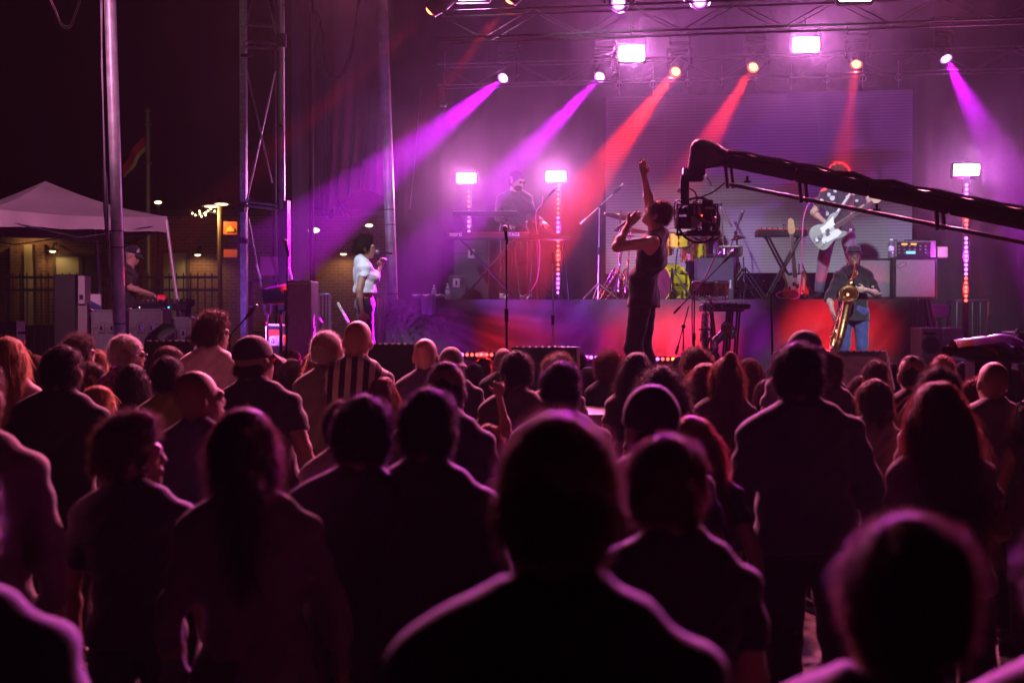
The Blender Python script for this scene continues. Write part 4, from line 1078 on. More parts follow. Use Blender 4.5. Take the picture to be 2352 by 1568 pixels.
SD = 16.5
sax('golden baritone saxophone held by the man in the hat', P(1957,640,SD), P(1913,787,SD), P(1950,682,SD-.05), (-RIGHT*.2-FWD*.8+UP*.5), BRASS, .85)
CHRB = mat('silver_horn', (.55,.55,.65), .16, 1.)
sax('silver saxophone resting on a stand beneath the pale stage piano', C7(1090,915,16.5), C7(1080,1260,16.5), C7(1290,1120,16.4), (RIGHT*.5-FWD*.8+UP*.4), CHRB, .85, True)

# ---- amplifiers and cabinets
def cab(label, a, b, depth, rz, grille=True, group='bass cabinets', logo=False, m_=TOLEX):
    """a: lower left front corner, b: upper right front corner"""
    a = Vector(a); b = Vector(b); W_ = math.hypot(b.x-a.x,b.y-a.y); H_ = b.z-a.z
    t = thing('speaker_cabinet', label, 'speaker cabinet', a, rz, group)
    MB().box((W_/2,depth/2,H_/2),(W_,depth,H_),bev=.012).build('box', m_, t, smooth=False)
    if grille:
        MB().box((W_/2,-.006,H_/2),(W_-.05,.02,H_-.05),bev=.006).build('grille_cloth', LILAC, t, smooth=False)
        for x in (.012,W_-.012): MB().box((x,-.012,H_/2),(.022,.02,H_)).build('edge_trim', PLASTIC, t, smooth=False)
        for z in (.012,H_-.012): MB().box((W_/2,-.012,z),(W_-.05,.02,.022)).build('edge_trim', PLASTIC, t, smooth=False)
        for k in range(40): pass
    if logo:
        lg = MB(); poly = [(.0,.0),(.02,.035),(.05,.05),(.075,.07),(.12,.078),(.115,.05),(.10,.02),(.085,.035),(.07,.01),(.05,.025),(.035,.0)]
        lg.prism([(x*.95,y*.95) for x,y in poly],.006,rotx(PI/2),(.04,-.02,H_-.13)).build('emblem', mat('dark_red_emblem',(.12,.02,.03),.4), t, smooth=False)
        MB().prism([(x*.8+.008,y*.75+.006) for x,y in poly],.006,rotx(PI/2),(.04,-.024,H_-.13)).build('emblem_inner', mat('emblem_grey',(.25,.2,.22),.4), t, smooth=False)
    return t
def yz(p, z): p = p.copy(); p.z = z; return p
BD = 18.3
ca = C8(515,1098,BD); cb = C8(752,800,BD); c2a = C8(767,1098,BD-.05); c2b = C8(1068,796,BD-.05)
cab('bass cabinet with grey grille partly behind the saxophonist', yz(ca,RISER_Z), cb, .42, YAW)
t = cab('bass cabinet with grey grille and dark emblem at the right', yz(c2a,RISER_Z), c2b, .45, YAW, logo=True)
Wc = math.hypot(c2b.x-c2a.x,c2b.y-c2a.y); Hc = c2b.z-RISER_Z
MB().box((Wc+.004,.2,Hc*.65),(.012,.08,.2)).build('recessed_handle', PLASTIC, t, smooth=False)
MB().box((Wc+.008,.2,Hc*.65),(.012,.05,.06)).build('handle_plate', EDGE, t, smooth=False)
# amp head in a rack
ah = thing('amplifier_head', 'silver edged amplifier head with lit displays on the bass cabinet', 'amplifier', yz(C8(775,785,BD), c2b.z+.004), YAW)
AW = (1070-775)/2.8/1.0884/ppm(BD); AH = (785-668)/2.8/1.0884/ppm(BD)
MB().box((AW/2-.03,.2,AH/2),(AW-.08,.38,AH),bev=.012).build('case', CASE, ah, smooth=False)
MB().box((AW/2-.03,-.004,AH/2),(AW-.11,.02,AH-.03)).build('front_panel', PLASTIC, ah, smooth=False)
MB().box((AW-.05,.2,AH/2),(.08,.4,AH+.006),bev=.01).build('side_cheek', EDGE, ah, smooth=False)
lcd = lamp_mat('blue_display',(.12,.45,1),1.6); amb = lamp_mat('amber_display',(1,.6,.05),.9)
MB().box((AW*.37,-.017,AH*.3),(.12,.008,.035)).build('display', lcd, ah, smooth=False)
for x in (.22,.44): MB().box((AW*x,-.017,AH*.8),(.075,.008,.024)).build('display', amb, ah, smooth=False)
for i in range(7):
    for j in range(3):
        if j == 0 and 1 < i < 5: continue
        MB().cyl((.05+i*.068,-.01,AH*(.28+.2*j)),(.05+i*.068,-.032,AH*(.28+.2*j)),.011,n=10).build('knob', STEEL, ah)
MB().cyl((.04,.1,AH),(.04,.1,AH+.02),.02).box((AW/2,.1,AH+.012),(.25,.03,.02),bev=.008).build('carry_handle', RUBBER, ah)
bx = thing('small_pink_box', 'small pink lit box beside the amplifier head', 'box', yz(C8(1078,790,BD), c2b.z+.003), YAW)
MB().box((.07,.1,.07),(.13,.16,.14),bev=.01).build('carton', mat('pale_card',(.6,.45,.5),.6), bx, smooth=False); MB().box((.07,.1,.142),(.12,.03,.004)).build('tape', mat('tape',(.4,.3,.25),.4), bx)
def bottle(label, p, h=.2, m_=None):
    t = thing('water_bottle', label, 'bottle', p, group='water bottles')
    g = mat('clear_plastic',(.8,.8,.9),.08,trans=.85,spec=.6); r = h*.16
    MB().lathe([(0,0),(r,0),(r*1.02,h*.1),(r*.93,h*.3),(r*1.02,h*.36),(r,h*.62),(r*.75,h*.8),(r*.42,h*.88),(r*.42,h*.95),(0,h*.95)],n=16).build('bottle_body', g, t, ang=60)
    MB().lathe([(0,h*.93),(r*.48,h*.93),(r*.48,h),(0,h)],n=12).build('lid', WHITEP, t)
    MB().lathe([(r*1.04,h*.36),(r*1.04,h*.6)],n=16).build('wrapper', mat('pale_wrapper',(.6,.6,.75),.4), t)
bottle('pink lit water bottle on the bass cabinet', yz(C8(750,785,BD), c2b.z+.003), .24)
bottle('water bottle standing on the left corner of the riser', on_floor(997,690,18.75,RISER_Z), .19)
bottle('water bottle right of the other one at the riser corner', on_floor(1028,690,18.7,RISER_Z), .21)
tw_ = thing('towel', 'crumpled dark lilac towel draped over the left riser edge', 'towel', on_floor(982,690,18.75,RISER_Z), YAW*.5)
def tof(u,v):
    x = -.2+.4*u; s = v*.5
    y = .2-s if s < .25 else -.09-.015*math.sin(u*18); z = .02 if s < .25 else .02-(s-.25)
    if u < .35 or u > .8: z = max(z,-.02+.01*u)
    return Vector((x,y-.02*math.sin(u*25)*v, z+.035*abs(math.sin(u*9+v*4))*(1-v*.6)+.02))
MB().grid(tof,40,24).build('cloth', mat('lilac_towel',(.16,.12,.22),.9,bump=.4,bscale=120), tw_, ang=80)
kcab = cab('black speaker cabinet behind the bongos', yz(C7(1008,790,18.75),RISER_Z), C7(1383,345,18.75), .4, YAW, grille=False, group='stage cabinets', m_=mat('dark_blue_tolex',(.035,.035,.055),.5,bump=.3,bscale=250))
MB().box((.43,-.004,.2),(.02,.006,.11)).box((.43,-.009,.17),(.012,.004,.02)).box((.43,-.009,.22),(.012,.004,.03)).build('badge', mat('badge_white',(.55,.55,.6),.4), kcab, smooth=False)

# small cases left of the keyboards
def case(label, a, W_, D_, H_, rz=YAW, edge=True, m_=None, group='road cases', latches=2, lid=.7):
    t = thing('road_case', label, 'road case', a, rz, group)
    MB().box((W_/2,D_/2,H_*lid/2),(W_,D_,H_*lid-.006),bev=.006).build('box', m_ or CASE, t, smooth=False)
    MB().box((W_/2,D_/2,H_*(1+lid)/2),(W_,D_,H_*(1-lid)-.006),bev=.006).build('lid', m_ or CASE, t, smooth=False)
    if edge:
        e = .022
        for z in (0.011,H_*lid-.014,H_*lid+.014,H_-.011): MB().box((W_/2,-.002,z),(W_+.008,.012,e)).build('edge_rail', EDGE, t, smooth=False)
        for x in (.011,W_-.011): MB().box((x,-.003,H_/2),(e,.012,H_)).build('edge_rail', EDGE, t, smooth=False)
        for x in (0,W_):
            for z in (0,H_): MB().ell((x,0,z),(.03,.025,.03),8,6).build('ball_corner', CHROME, t)
    for k in range(latches):
        x = W_*(k+1)/(latches+1); MB().box((x,-.012,H_*lid),(.1,.02,.13),bev=.008).build('latch_dish', EDGE, t, smooth=False); MB().box((x,-.022,H_*lid),(.03,.02,.06),bev=.005).build('latch', CHROME, t, smooth=False)
    return t
case('tall dark case standing behind the red keyboard at the left', on_floor(1042,690,20.2,RISER_Z), .5,.4,.95, edge=False, m_=TOLEX, latches=1)
case('small black case on the riser beside the water bottles', on_floor(1030,690,19.6,RISER_Z), .22,.3,.34, edge=False, m_=TOLEX, latches=1)

# ---- guitars
def bass_guitar(label, c, neckdir, face, m_, headm=WOODN):
    """c: body centre; neckdir along the neck; face: direction the top faces"""
    z = Vector(face).normalized(); x = Vector(neckdir).normalized(); z = (z-x*z.dot(x)).normalized(); y = z.cross(x)
    M = Matrix((x,y,z)).transposed()
    t = thing('bass_guitar', label, 'bass guitar', c); t.rotation_euler = M.to_euler()
    out = [(-.23,.02),(-.22,.10),(-.15,.165),(-.06,.155),(.0,.125),(.07,.14),(.15,.17),(.235,.15),(.22,.115),(.14,.09),(.12,.05),(.12,-.05),(.15,-.09),(.18,-.12),(.155,-.155),(.08,-.15),(.0,-.13),(-.08,-.155),(-.16,-.165),(-.215,-.11)]
    sp = [(p.x,p.y) for p in spline([Vector((a,b,0)) for a,b in out+[out[0]]],4)[:-1]]
    MB().prism(sp,.042).build('guitar_body', m_, t)
    pg = [(-.08,.0),(-.06,.1),(.02,.1),(.1,.12),(.16,.13),(.12,.06),(.12,-.04),(.13,-.1),(.06,-.12),(-.03,-.11),(-.13,-.10),(-.14,-.05)]
    MB().prism(pg,.004,c=(0,0,.0245)).build('pickguard', PICKG, t, smooth=False)
    MB().prism([(.05,-.03),(.62,-.022),(.62,.022),(.05,.03)],.026,c=(.04,0,.022)).build('neck', WOODN, t, smooth=False)
    MB().prism([(.05,-.027),(.62,-.02),(.62,.02),(.05,.027)],.006,c=(.04,0,.038)).build('fingerboard', mat('rosewood',(.08,.04,.03),.5), t, smooth=False)
    MB().prism([(.66,-.022),(.70,-.05),(.76,-.045),(.84,-.04),(.875,-.005),(.85,.03),(.78,.04),(.70,.045),(.66,.022)],.016,c=(0,0,.02)).build('headstock', headm, t, smooth=False)
    for k in range(4):
        MB().cyl((.70+.042*k,.045,.02),(.70+.042*k,.09,.02),.006,n=6).box((.70+.042*k,.1,.02),(.024,.02,.006)).build('tuning_peg', CHROME, t)
        MB().cyl((-.16,-.018+.012*k,.048),(.66,-.012+.008*k,.046),.0016,n=4).build('string', CHROME, t)
    MB().box((-.165,0,.03),(.07,.075,.016),bev=.004).build('bridge', CHROME, t, smooth=False)
    MB().box((.0,.018,.032),(.05,.04,.016)).box((-.025,-.02,.032),(.05,.04,.016)).build('pickup', PLASTIC, t, smooth=False)
    for k in range(3): MB().cyl((-.10-.035*k,-.085-.01*k,.02),(-.10-.035*k,-.085-.01*k,.045),.012,n=10).build('knob', CHROME, t)
    return t
gb = C8(78,985,18.2)
bass_guitar('sunburst bass guitar with white pickguard on a floor stand', gb, (C8(40,505,18.35)-gb), -FWD+UP*.15, SUNB)
gst = thing('guitar_stand','low black stand holding the sunburst bass guitar','stand', on_floor(1835,690,18.25,RISER_Z))
for a in (-.2,.2): MB().cyl((a*.2,0,.45),(a,-.12,0),.01,n=6).tube([(a*.6,-.05,.12),(a*.6,-.16,.12),(a*.6,-.17,.16)],.01,6).build('leg', BLACK, gst)
MB().cyl((0,0,.45),(0,.2,0),.01,n=6).build('leg', BLACK, gst)
GBP = P(1903,533,18.05); GBN = P(2008,462,17.95)-GBP
bass_guitar('olive bass guitar with white pickguard played by the bass player', GBP, GBN, -FWD-RIGHT*.1+UP*.15, OLIVE)
cb_ = thing('pink_cable','pink instrument cable looping down beside the red topped keyboard','cable', C8(230,375,18.1))
o0 = cb_.location.copy()
MB().tube([p-o0 for p in spline([C8(230,375,18.1),C8(165,430,18.1),C8(132,560,18.05),C8(126,800,18.05),C8(118,1000,18.05),C8(95,1075,18.0),C8(20,1078,18.0),C7(1850,760,18.0),C7(1820,720,18.0),C7(1900,690,18.1),C7(2000,680,18.1)],6)],.008,6).build('cable', PINK, cb_)
cb3 = thing('pink_cable','red lit cable running along the boom over the bongos','cable', C7(1410,320,16.3)); o0 = cb3.location.copy()
MB().tube([p-o0 for p in spline([C7(1320,320,16.3),C7(1210,320,16.3),C7(1170,370,16.3),C7(1090,540,16.3),C7(1000,680,16.3),C7(955,760,16.3),C7(950,1000,16.3),C7(955,1250,16.3)],6)],.008,6).build('cable', PINK, cb3)  # red light on this cable is carried by its pink colour
cb4 = thing('pink_cable','thin pink cable hanging from the keyboard player microphone','cable', C5(1220,460,19.1)); o0 = cb4.location.copy()
MB().tube([p-o0 for p in spline([C5(1225,460,19.1),C5(1215,540,19.1),C5(1155,620,19.1),C5(1160,780,19.1),C5(1195,1000,19.1),C5(1170,1300,19.1),C5(1100,1440,19.1)],6)],.006,6).build('cable', PINK, cb4)

# ---- monitors and right side
def wedge(label, x0, x1, ytop, d):
    a = P(x0,ytop,d); b = P(x1,ytop,d); L = (b-a).length; H_ = a.z-STAGE_Z
    t = thing('monitor_wedge', label, 'stage monitor', yz(a,STAGE_Z), YAW, 'monitor wedges')
    prof = [(0,0),(.0,H_*.3),(.28,H_),(.34,H_),(.5,H_*.35),(.5,0)]
    MB().prism(prof[::-1],L,Matrix(((0,0,1),(1,0,0),(0,1,0))),(L/2,-.25,0)).build('box', PLASTIC, t, smooth=False)
    n = int(L/.03)
    sm_ = MB().box((0,0,0),(.018,.016,.012)).mesh('grille_tooth')
    for i in range(n):
        o = link('grille_tooth', sm_, EDGE if i%2 else PLASTIC, t); o.location = (.02+i*(L-.04)/n, .03, H_+.002)
    MB().prism([(y*1.0,z) for y,z in prof[::-1]],.02,Matrix(((0,0,1),(1,0,0),(0,1,0))),(L+.012,-.25,0)).build('end_cheek', TOLEX, t, smooth=False)
    return t
wedge('black monitor wedge in front of the woman in the white top', 845,950,790,12.6)
wedge('black monitor wedge with studded top edge at centre stage', 1175,1325,797,12.6)
wedge('black monitor wedge in front of the saxophonist', 1885,2035,807,12.8)
wedge('black monitor wedge at the left behind the grey haired man', 330,440,783,12.4)
sb = thing('subwoofer','lilac lit subwoofer box with a round port at the riser end','subwoofer', yz(C8(965,1560,16.8),STAGE_Z), YAW)
SW_ = (1115-965)/2.8/1.0884/ppm(16.8); SH_ = C8(1000,1285,16.8).z-STAGE_Z
sbm = mat('grey_speaker_paint',(.22,.2,.24),.6,bump=.3,bscale=150)
MB().box((SW_/2,.25,SH_/2),(SW_,.5,SH_),bev=.012).build('box', sbm, sb, smooth=False)
pc = C8(1028,1405,16.78)-sb.location; pc = Matrix.Rotation(-YAW,3,'Z')@pc
MB().torus((pc.x,-.004,pc.z),.095,.012,rotx(PI/2),24).build('port_ring', PLASTIC, sb); MB().lathe([(0,0),(.09,.0)],c=(pc.x,-.004,pc.z),rot=rotx(PI/2),n=24).build('port', mat('port_black',(.004,.004,.004),.9), sb)
MB().box((SW_*.35,-.006,SH_-.07),(.14,.012,.03)).build('handle', PLASTIC, sb, smooth=False)
sb2 = case('pale red box beside the subwoofer port box', yz(C8(1118,1405,16.9),STAGE_Z), .23,.4, C8(1118,1283,16.9).z-STAGE_Z, edge=False, m_=mat('pale_grey_paint',(.4,.36,.4),.6), latches=0)
cr_ = thing('pink_bench','low pink lit bench behind the right end of the riser','bench', yz(C8(965,1170,18.9),STAGE_Z), YAW)
zb = C8(965,1115,18.9).z-STAGE_Z
MB().box((.19,.2,zb-.1),(.36,.4,.18),bev=.01).build('seat', mat('pale_grey_paint'), cr_, smooth=False)
for x in (.03,.35): 
    for y in (.03,.37): MB().cyl((x,y,0),(x,y,zb-.19),.02,n=8).build('leg', STEEL, cr_)
def barrier(label, x0, x1, ytop, d, n, group='crowd barriers'):
    a = P(x0,ytop,d); b = P(x1,ytop,d); L = (b-a).length; H_ = a.z-STAGE_Z
    t = thing('steel_barrier', label, 'barrier', yz(a,STAGE_Z), YAW, group)
    for z in (H_,.15): MB().cyl((0,0,z),(L,0,z),.02,n=8).build('rail', STEEL, t)
    for i in range(n): MB().cyl((L*i/(n-1),0,.15 if 0<i<n-1 else 0),(L*i/(n-1),0,H_),.011 if 0<i<n-1 else .02,n=8).build('bar', STEEL, t)
barrier('steel barrier behind the light column at the far right', 2180,2270,690,19.2,6)
barrier('steel barrier behind the magenta box at the left', 717,757,676,17.6,6)
barrier('steel barrier between the riser corner and the woman in white', 865,892,682,19.9,4)
# row of curved lids at the right edge
rk = thing('floor_light_row','black stage unit with curved lids lit orange and purple at the right edge','stage light', yz(P(2300,800,13.4),STAGE_Z), YAW)
o0 = rk.location; Rz = Matrix.Rotation(-YAW,3,'Z')
def L8(x,y,d): return Rz@(C8(x,y,d)-o0)
for (xa,ya,xb,yb,cm) in ((1195,1395,1480,1450,mat('orange_lit_plastic',(.9,.16,.02),.3)),(1310,1380,1600,1440,mat('purple_lit_plastic',(.55,.08,.85),.3)),(1430,1365,1720,1420,mat('purple_lit_plastic'))):  # coloured light on the lids is put into their plastic colours
    a = L8(xa,ya,13.3); b = L8(xb,yb,13.3)
    MB().grid(lambda u,v: a.lerp(b,u)+Vector((0,.3*v-.1,.05*math.sin(u*PI)+.03-.07*(2*v-1)**2)),14,8).build('curved_lid', cm, rk, ang=80)
a = L8(1180,1440,13.4); b = L8(1760,1470,13.4)
def shell(u,v):
    an = v*2*PI; c = a.lerp(b,u); r = .085*(.55+.45*math.sin(min(1,u*4+.1)*PI/2))
    return c+Vector((0,.15+.2*math.cos(an), r*math.sin(an)-.02))
MB().grid(shell,16,14).build('hull', PLASTIC, rk, ang=80)
MB().box((L8(1480,1500,13.4).x,.2,L8(1480,1500,13.4).z/2),(.35,.3,L8(1480,1470,13.4).z),bev=.01).build('pedestal', PLASTIC, rk, smooth=False)
case('silver edged rack case at the right picture edge', yz(C8(1632,1500,15.5),STAGE_Z), .5,.5, C8(1632,1312,15.5).z-STAGE_Z, latches=1)
# ================================================================ left side: tent, crew gear, street behind
TENTM = mat('canopy_fabric', (.5,.41,.46), .75, noise=.15, nscale=2, bump=.25, bscale=30)
tent = thing('canopy_tent', 'pale peaked canopy tent over the crew desk at the left', 'tent', (0,0,0))
TDp = 21.5
def tw(x, y, d): return P(x, y, d)
N_ = P(157,492,TDp-1.0); Rr = P(382,494,TDp-.2); Lf = P(-150,492,TDp+.0); Fr = P(60,500,TDp+1.0); AP = P(104,416,TDp)
ze = (N_.z+Rr.z)/2
for q in (N_,Rr,Lf,Fr): q.z = ze
# true square plan through the apex
ctr = Vector((AP.x,AP.y,0)); half = ((Rr-Vector((AP.x,AP.y,ze)))); half.z = 0
per = Vector((half.y,-half.x,0))
cor = [ctr+half, ctr+per, ctr-half, ctr-per]            # right, near, left, far
for i in range(4):
    a, b = cor[i].copy(), cor[(i+1)%4].copy(); a.z = b.z = ze
    def rf(u, v, a=a, b=b):
        e = a.lerp(b,u); p = e.lerp(AP, v); s = math.sin(v*PI)*.07+math.sin(u*PI)*.05*(1-v)
        return p-Vector((0,0,s))
    MB().grid(rf,14,14).build('roof_panel', TENTM, tent, ang=60)
    def vf(u, v, a=a, b=b):
        e = a.lerp(b,u); n = (e-ctr); n.z = 0; n.normalize()
        return e+n*(.012+.012*math.sin(u*23+2*math.sin(u*7))*v)-Vector((0,0,.24*v+.05*math.sin(u*PI)*(1-v)-.01*math.sin(u*19)*v))
    MB().grid(vf,50,5).build('valance', TENTM, tent, ang=60)
    ou = (a-ctr); ou.z = 0; ou.normalize(); ba = a+ou*.3
    lg_ = MB().cyl((a.x,a.y,ze-.05),(ba.x,ba.y,STAGE_Z+.02),.026,n=8).box((ba.x,ba.y,STAGE_Z+.01),(.12,.12,.015))
    lg_.build('leg', mat('pale_tent_leg',(.6,.58,.62),.4,.3), tent)
    mid = a.lerp(b,.5)
    MB().cyl((a.x,a.y,ze-.12),(mid.x,mid.y,ze-.36),.012,n=6).cyl((b.x,b.y,ze-.12),(mid.x,mid.y,ze-.36),.012,n=6).build('scissor_bar', STEEL, tent)

lo = on_floor(152,760,20.0,STAGE_Z)
sp = thing('speaker_stack', 'tall black loudspeaker column under the canopy tent', 'loudspeaker', lo, YAW)
hs = P(152,630,20).z-STAGE_Z
MB().box((-.02,.2,hs/2),(.3,.4,hs),bev=.01).build('cabinet', mat('black_speaker_paint',(.014,.013,.018),.45,bump=.2,bscale=200), sp, smooth=False)
MB().box((.2,.2,hs-.22),(.1,.3,.4),bev=.01).build('control_box', mat('pale_grey_paint',(.4,.36,.4),.6), sp, smooth=False)
MB().box((.2,.045,hs-.32),(.05,.01,.07)).build('socket', PLASTIC, sp, smooth=False)
MB().box((.2,.15,hs*.35),(.13,.1,hs*.7)).build('support_post', mat('timber_grey',(.25,.2,.22),.7), sp, smooth=False)
ck = thing('white_cool_box', 'small white box with a dark stripe beside the loudspeaker column', 'box', on_floor(200,700,20.3,P(0,728,20.3).z), YAW+.4)
MB().box((.1,.1,.17),(.2,.2,.32),bev=.015).build('box', mat('off_white_plastic',(.6,.55,.58),.5), ck, smooth=False); MB().box((.1,-.006,.15),(.19,.012,.1),roty(.5)).build('stripe', mat('navy_print',(.04,.05,.2),.5), ck, smooth=False)
MB().box((.1,.1,(STAGE_Z-ck.location.z)/2),(.18,.18,ck.location.z-STAGE_Z-.01)).build('plinth', PLASTIC, ck, smooth=False)
for lab,x0,x1,y0,d in (('flight case with two latches under the crew desk, left one',210,281,711,19.2),('flight case with two latches and a cable on top, right of the thick pole',297,374,709,18.9),('flight case right of the tent leg with a silver edge',385,440,728,19.4),('silver edged flight case beside the magenta box',610,664,744,16.9)):
    a = on_floor(x0,760,d,STAGE_Z); H_ = P(x0,y0,d).z-STAGE_Z; case(lab, a, (x1-x0)/ppm(d), .5, H_, latches=2, m_=CASE, lid=.72)
dk = thing('mixing_desk', 'black mixing desk with small indicator lamps below the crew member', 'mixing desk', on_floor(372,760,20.6,STAGE_Z), YAW)
hd_ = P(372,690,20.6).z-STAGE_Z
MB().box((.0,.2,hd_-.06),(.75,.55,.1),rotx(R(8)),bev=.01).build('console', PLASTIC, dk, smooth=False)
for i in range(9): MB().box((-.3+.075*i,.1,hd_+.0),(.02,.03,.02)).build('fader', EDGE, dk, smooth=False)
for s in (-1,1): MB().box((s*.3,.2,(hd_-.1)/2),(.06,.4,hd_-.1)).build('leg', BLACK, dk, smooth=False)
MB().ell((.12,-.09,hd_-.1),.012,8,6).build('indicator', lamp_mat('cyan_led',(.05,.6,1),3), dk); MB().ell((-.3,-.09,hd_-.1),.008,8,6).build('indicator', lamp_mat('white_led',(1,1,1),2), dk)
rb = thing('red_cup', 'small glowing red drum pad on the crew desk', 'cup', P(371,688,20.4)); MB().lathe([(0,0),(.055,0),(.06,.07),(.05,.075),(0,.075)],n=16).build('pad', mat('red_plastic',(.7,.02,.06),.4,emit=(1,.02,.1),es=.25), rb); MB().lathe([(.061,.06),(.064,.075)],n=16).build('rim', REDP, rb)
mg = thing('wing_speaker', 'tall magenta lit flat sided box at the left stage wing', 'loudspeaker', on_floor(658,780,15.8,STAGE_Z), YAW)
hm_ = P(690,645,15.8).z-STAGE_Z
MB().box((.14,.3,hm_/2),(.27,.6,hm_),bev=.008).build('cabinet', mat('magenta_lit_paint',(.25,.13,.18),.55,noise=.15), mg, smooth=False)  # magenta light falling on the box is put into its paint
MB().box((.14,-.004,hm_-.03),(.25,.012,.02)).build('edge_strip', EDGE, mg, smooth=False); MB().box((.14,.3,-.0+.02),(.29,.62,.04)).build('plinth', BLACK, mg)
for lab,q0,q1 in (('pale wooden stick leaning beside the barrier, upper one',C4(930,1100,16.6),C4(1025,1280,16.4)),('pale metal strut leaning beside the barrier, lower one',C4(770,1215,16.2),C4(850,1330,16.0)),('pale paddle hanging in the haze behind the tower',C4(265,790,17.2),C4(300,905,17.2)),('pale paddle hanging right of the microphone stand',C4(525,805,17.2),C4(555,912,17.2))):
    t = thing('leaning_strut', lab, 'strut', q1, group='pale struts at the stage wing'); MB().box((q0-q1)/2,(.035,.02,(q0-q1).length),frame_z(q0-q1),bev=.004).build('batten', mat('pale_wood',(.6,.5,.5),.5), t, smooth=False)
pk = thing('rack_shelf','dark equipment rack with a pink panel inside the lattice tower','equipment rack', on_floor(618,760,18.2,STAGE_Z), YAW)
hp = P(600,640,18.2).z-STAGE_Z
for x in (-.3,.3): MB().box((x,.2,hp/2),(.04,.4,hp)).build('side_frame', BLACK, pk, smooth=False)
for k in range(4): MB().box((0,.2,hp*(.2+.26*k)),(.6,.4,.03)).build('shelf', BLACK, pk, smooth=False)
MB().box((.05,-.02,hp+.16),(.3,.02,.24)).build('panel', mat('pink_panel',(.5,.08,.25),.5), pk, smooth=False)
MB().box((-.05,.1,hp*.2+.12),(.3,.25,.18),bev=.01).build('amp_unit', CASE, pk, smooth=False)
sg = thing('snare_shell','pink u shaped stand cradle low in the haze','stand', C4(355,1190,16.5)); MB().tube([p-sg.location for p in spline([C4(330,1110,16.5),C4(335,1180,16.5),C4(358,1198,16.5),C4(382,1180,16.5),C4(386,1108,16.5)],5)],.012,6).cyl((0,0,0),(0,0,STAGE_Z-sg.location.z),.012,n=6).build('cradle', mat('pink_panel'), sg)
plc = thing('plastic_crate','grey slatted plastic crate at the left picture edge','crate', on_floor(-8,760,16.5,STAGE_Z), YAW)
hcz = P(0,735,16.5).z-STAGE_Z
for k in range(5): MB().box((.11,0,hcz*(k+.5)/5),(.24,.02,hcz/5-.03)).box((.22,.15,hcz*(k+.5)/5),(.02,.3,hcz/5-.03)).build('slat', mat('grey_crate',(.2,.19,.2),.5), plc, smooth=False)
for x in (0,.225): MB().box((x,.0,hcz/2),(.025,.03,hcz)).build('corner_post', mat('grey_crate'), plc, smooth=False)

# ---- the street behind
BDp = 50.0; bp_ = ppm(BDp)
brick = bpy.data.materials.new('brick_wall'); brick.use_nodes = True; nt = brick.node_tree
bt = nt.nodes.new('ShaderNodeTexBrick'); tcb = nt.nodes.new('ShaderNodeTexCoord'); mpb = nt.nodes.new('ShaderNodeMapping'); mpb.inputs['Rotation'].default_value = (PI/2,0,0)
nt.links.new(tcb.outputs['Object'], mpb.inputs[0]); nt.links.new(mpb.outputs[0], bt.inputs[0])
bt.inputs['Color1'].default_value = (.30,.13,.08,1); bt.inputs['Color2'].default_value = (.22,.09,.06,1); bt.inputs['Mortar'].default_value = (.28,.24,.2,1)
bt.inputs['Scale'].default_value = 1.0; bt.inputs['Brick Width'].default_value = .3; bt.inputs['Row Height'].default_value = .11; bt.inputs['Mortar Size'].default_value = .012
nt.links.new(bt.outputs[0], nt.nodes['Principled BSDF'].inputs['Base Color']); nt.nodes['Principled BSDF'].inputs['Roughness'].default_value = .85
o_ = P(400,726,BDp); o_.z = 0
bl = thing('brick_building', 'dark brick building with lit doors behind the fence', 'building', o_, YAW)
def bxz(x, y): return (x-400)/bp_, 1.9+(726-y)/bp_
W0, W1 = bxz(-260,0)[0], bxz(1000,0)[0]
MB().box(((W0+W1)/2, 2, 2.7),(W1-W0, 4, 5.4)).build('wall', brick, bl, smooth=False)
MB().box(((W0+W1)/2, 1.9, 5.5),(W1-W0+.4, 4.5, .2)).build('roof_coping', mat('dark_coping',(.06,.05,.05),.7), bl, smooth=False)
DOORM = mat('beige_door',(.42,.38,.28),.6); FRM = mat('brown_frame',(.1,.07,.05),.6); DARKD = mat('dark_shutter',(.03,.03,.035),.6)
for x0,x1,y0,m_ in ((131,186,590,DOORM),(190,232,590,DARKD),(378,430,582,DOORM)):
    a = bxz(x0,y0); b = bxz(x1,726); z1 = a[1]
    d_ = MB().box(((a[0]+b[0])/2,-.05,z1/2),(b[0]-a[0],.08,z1)).build('door', m_, bl, smooth=False)
    MB().box((a[0]-.05,-.08,z1/2),(.09,.12,z1)).box((b[0]+.05,-.08,z1/2),(.09,.12,z1)).box(((a[0]+b[0])/2,-.08,z1+.05),(b[0]-a[0]+.2,.12,.1)).build('door_frame', FRM, d_, smooth=False)
    MB().ell((b[0]-.15,-.12,1.05),.05,8,6).build('door_handle', STEEL, d_)
    MB().box(((a[0]+b[0])/2+.1,-.1,1.6),(.25,.01,.3)).build('notice', WHITEP, d_, smooth=False)
for x in (40,72,100): 
    a = bxz(x,530); MB().box((a[0],-.15,2.2),(.28,.3,4.4)).build('pilaster', brick if x != 72 else mat('cream_render',(.5,.42,.28),.7), bl, smooth=False)
warm = (1,.62,.22)
wlm = lamp_mat('warm_lamp',(1,.72,.38),3.5)
def wall_lamp(label, x, y, power, d=BDp-.6):
    p = P(x,y,d); t = thing('wall_lamp', label, 'wall lamp', p, YAW, 'wall lamps')
    MB().lathe([(0,.09),(.06,.08),(.2,-.02),(.21,-.03)],n=14).build('shade', DARKD, t); MB().ell((0,0,-.03),(.11,.11,.05),10,6).build('bulb', wlm, t)
    MB().tube([(0,0,.08),(0,.2,.25),(0,.5,.25)],.03,6).build('arm', DARKD, t)
    lamp('light','SPOT',power,warm,(0,-.12,-.1),t,Vector((0,.35,-1)),R(150),.6,.1)
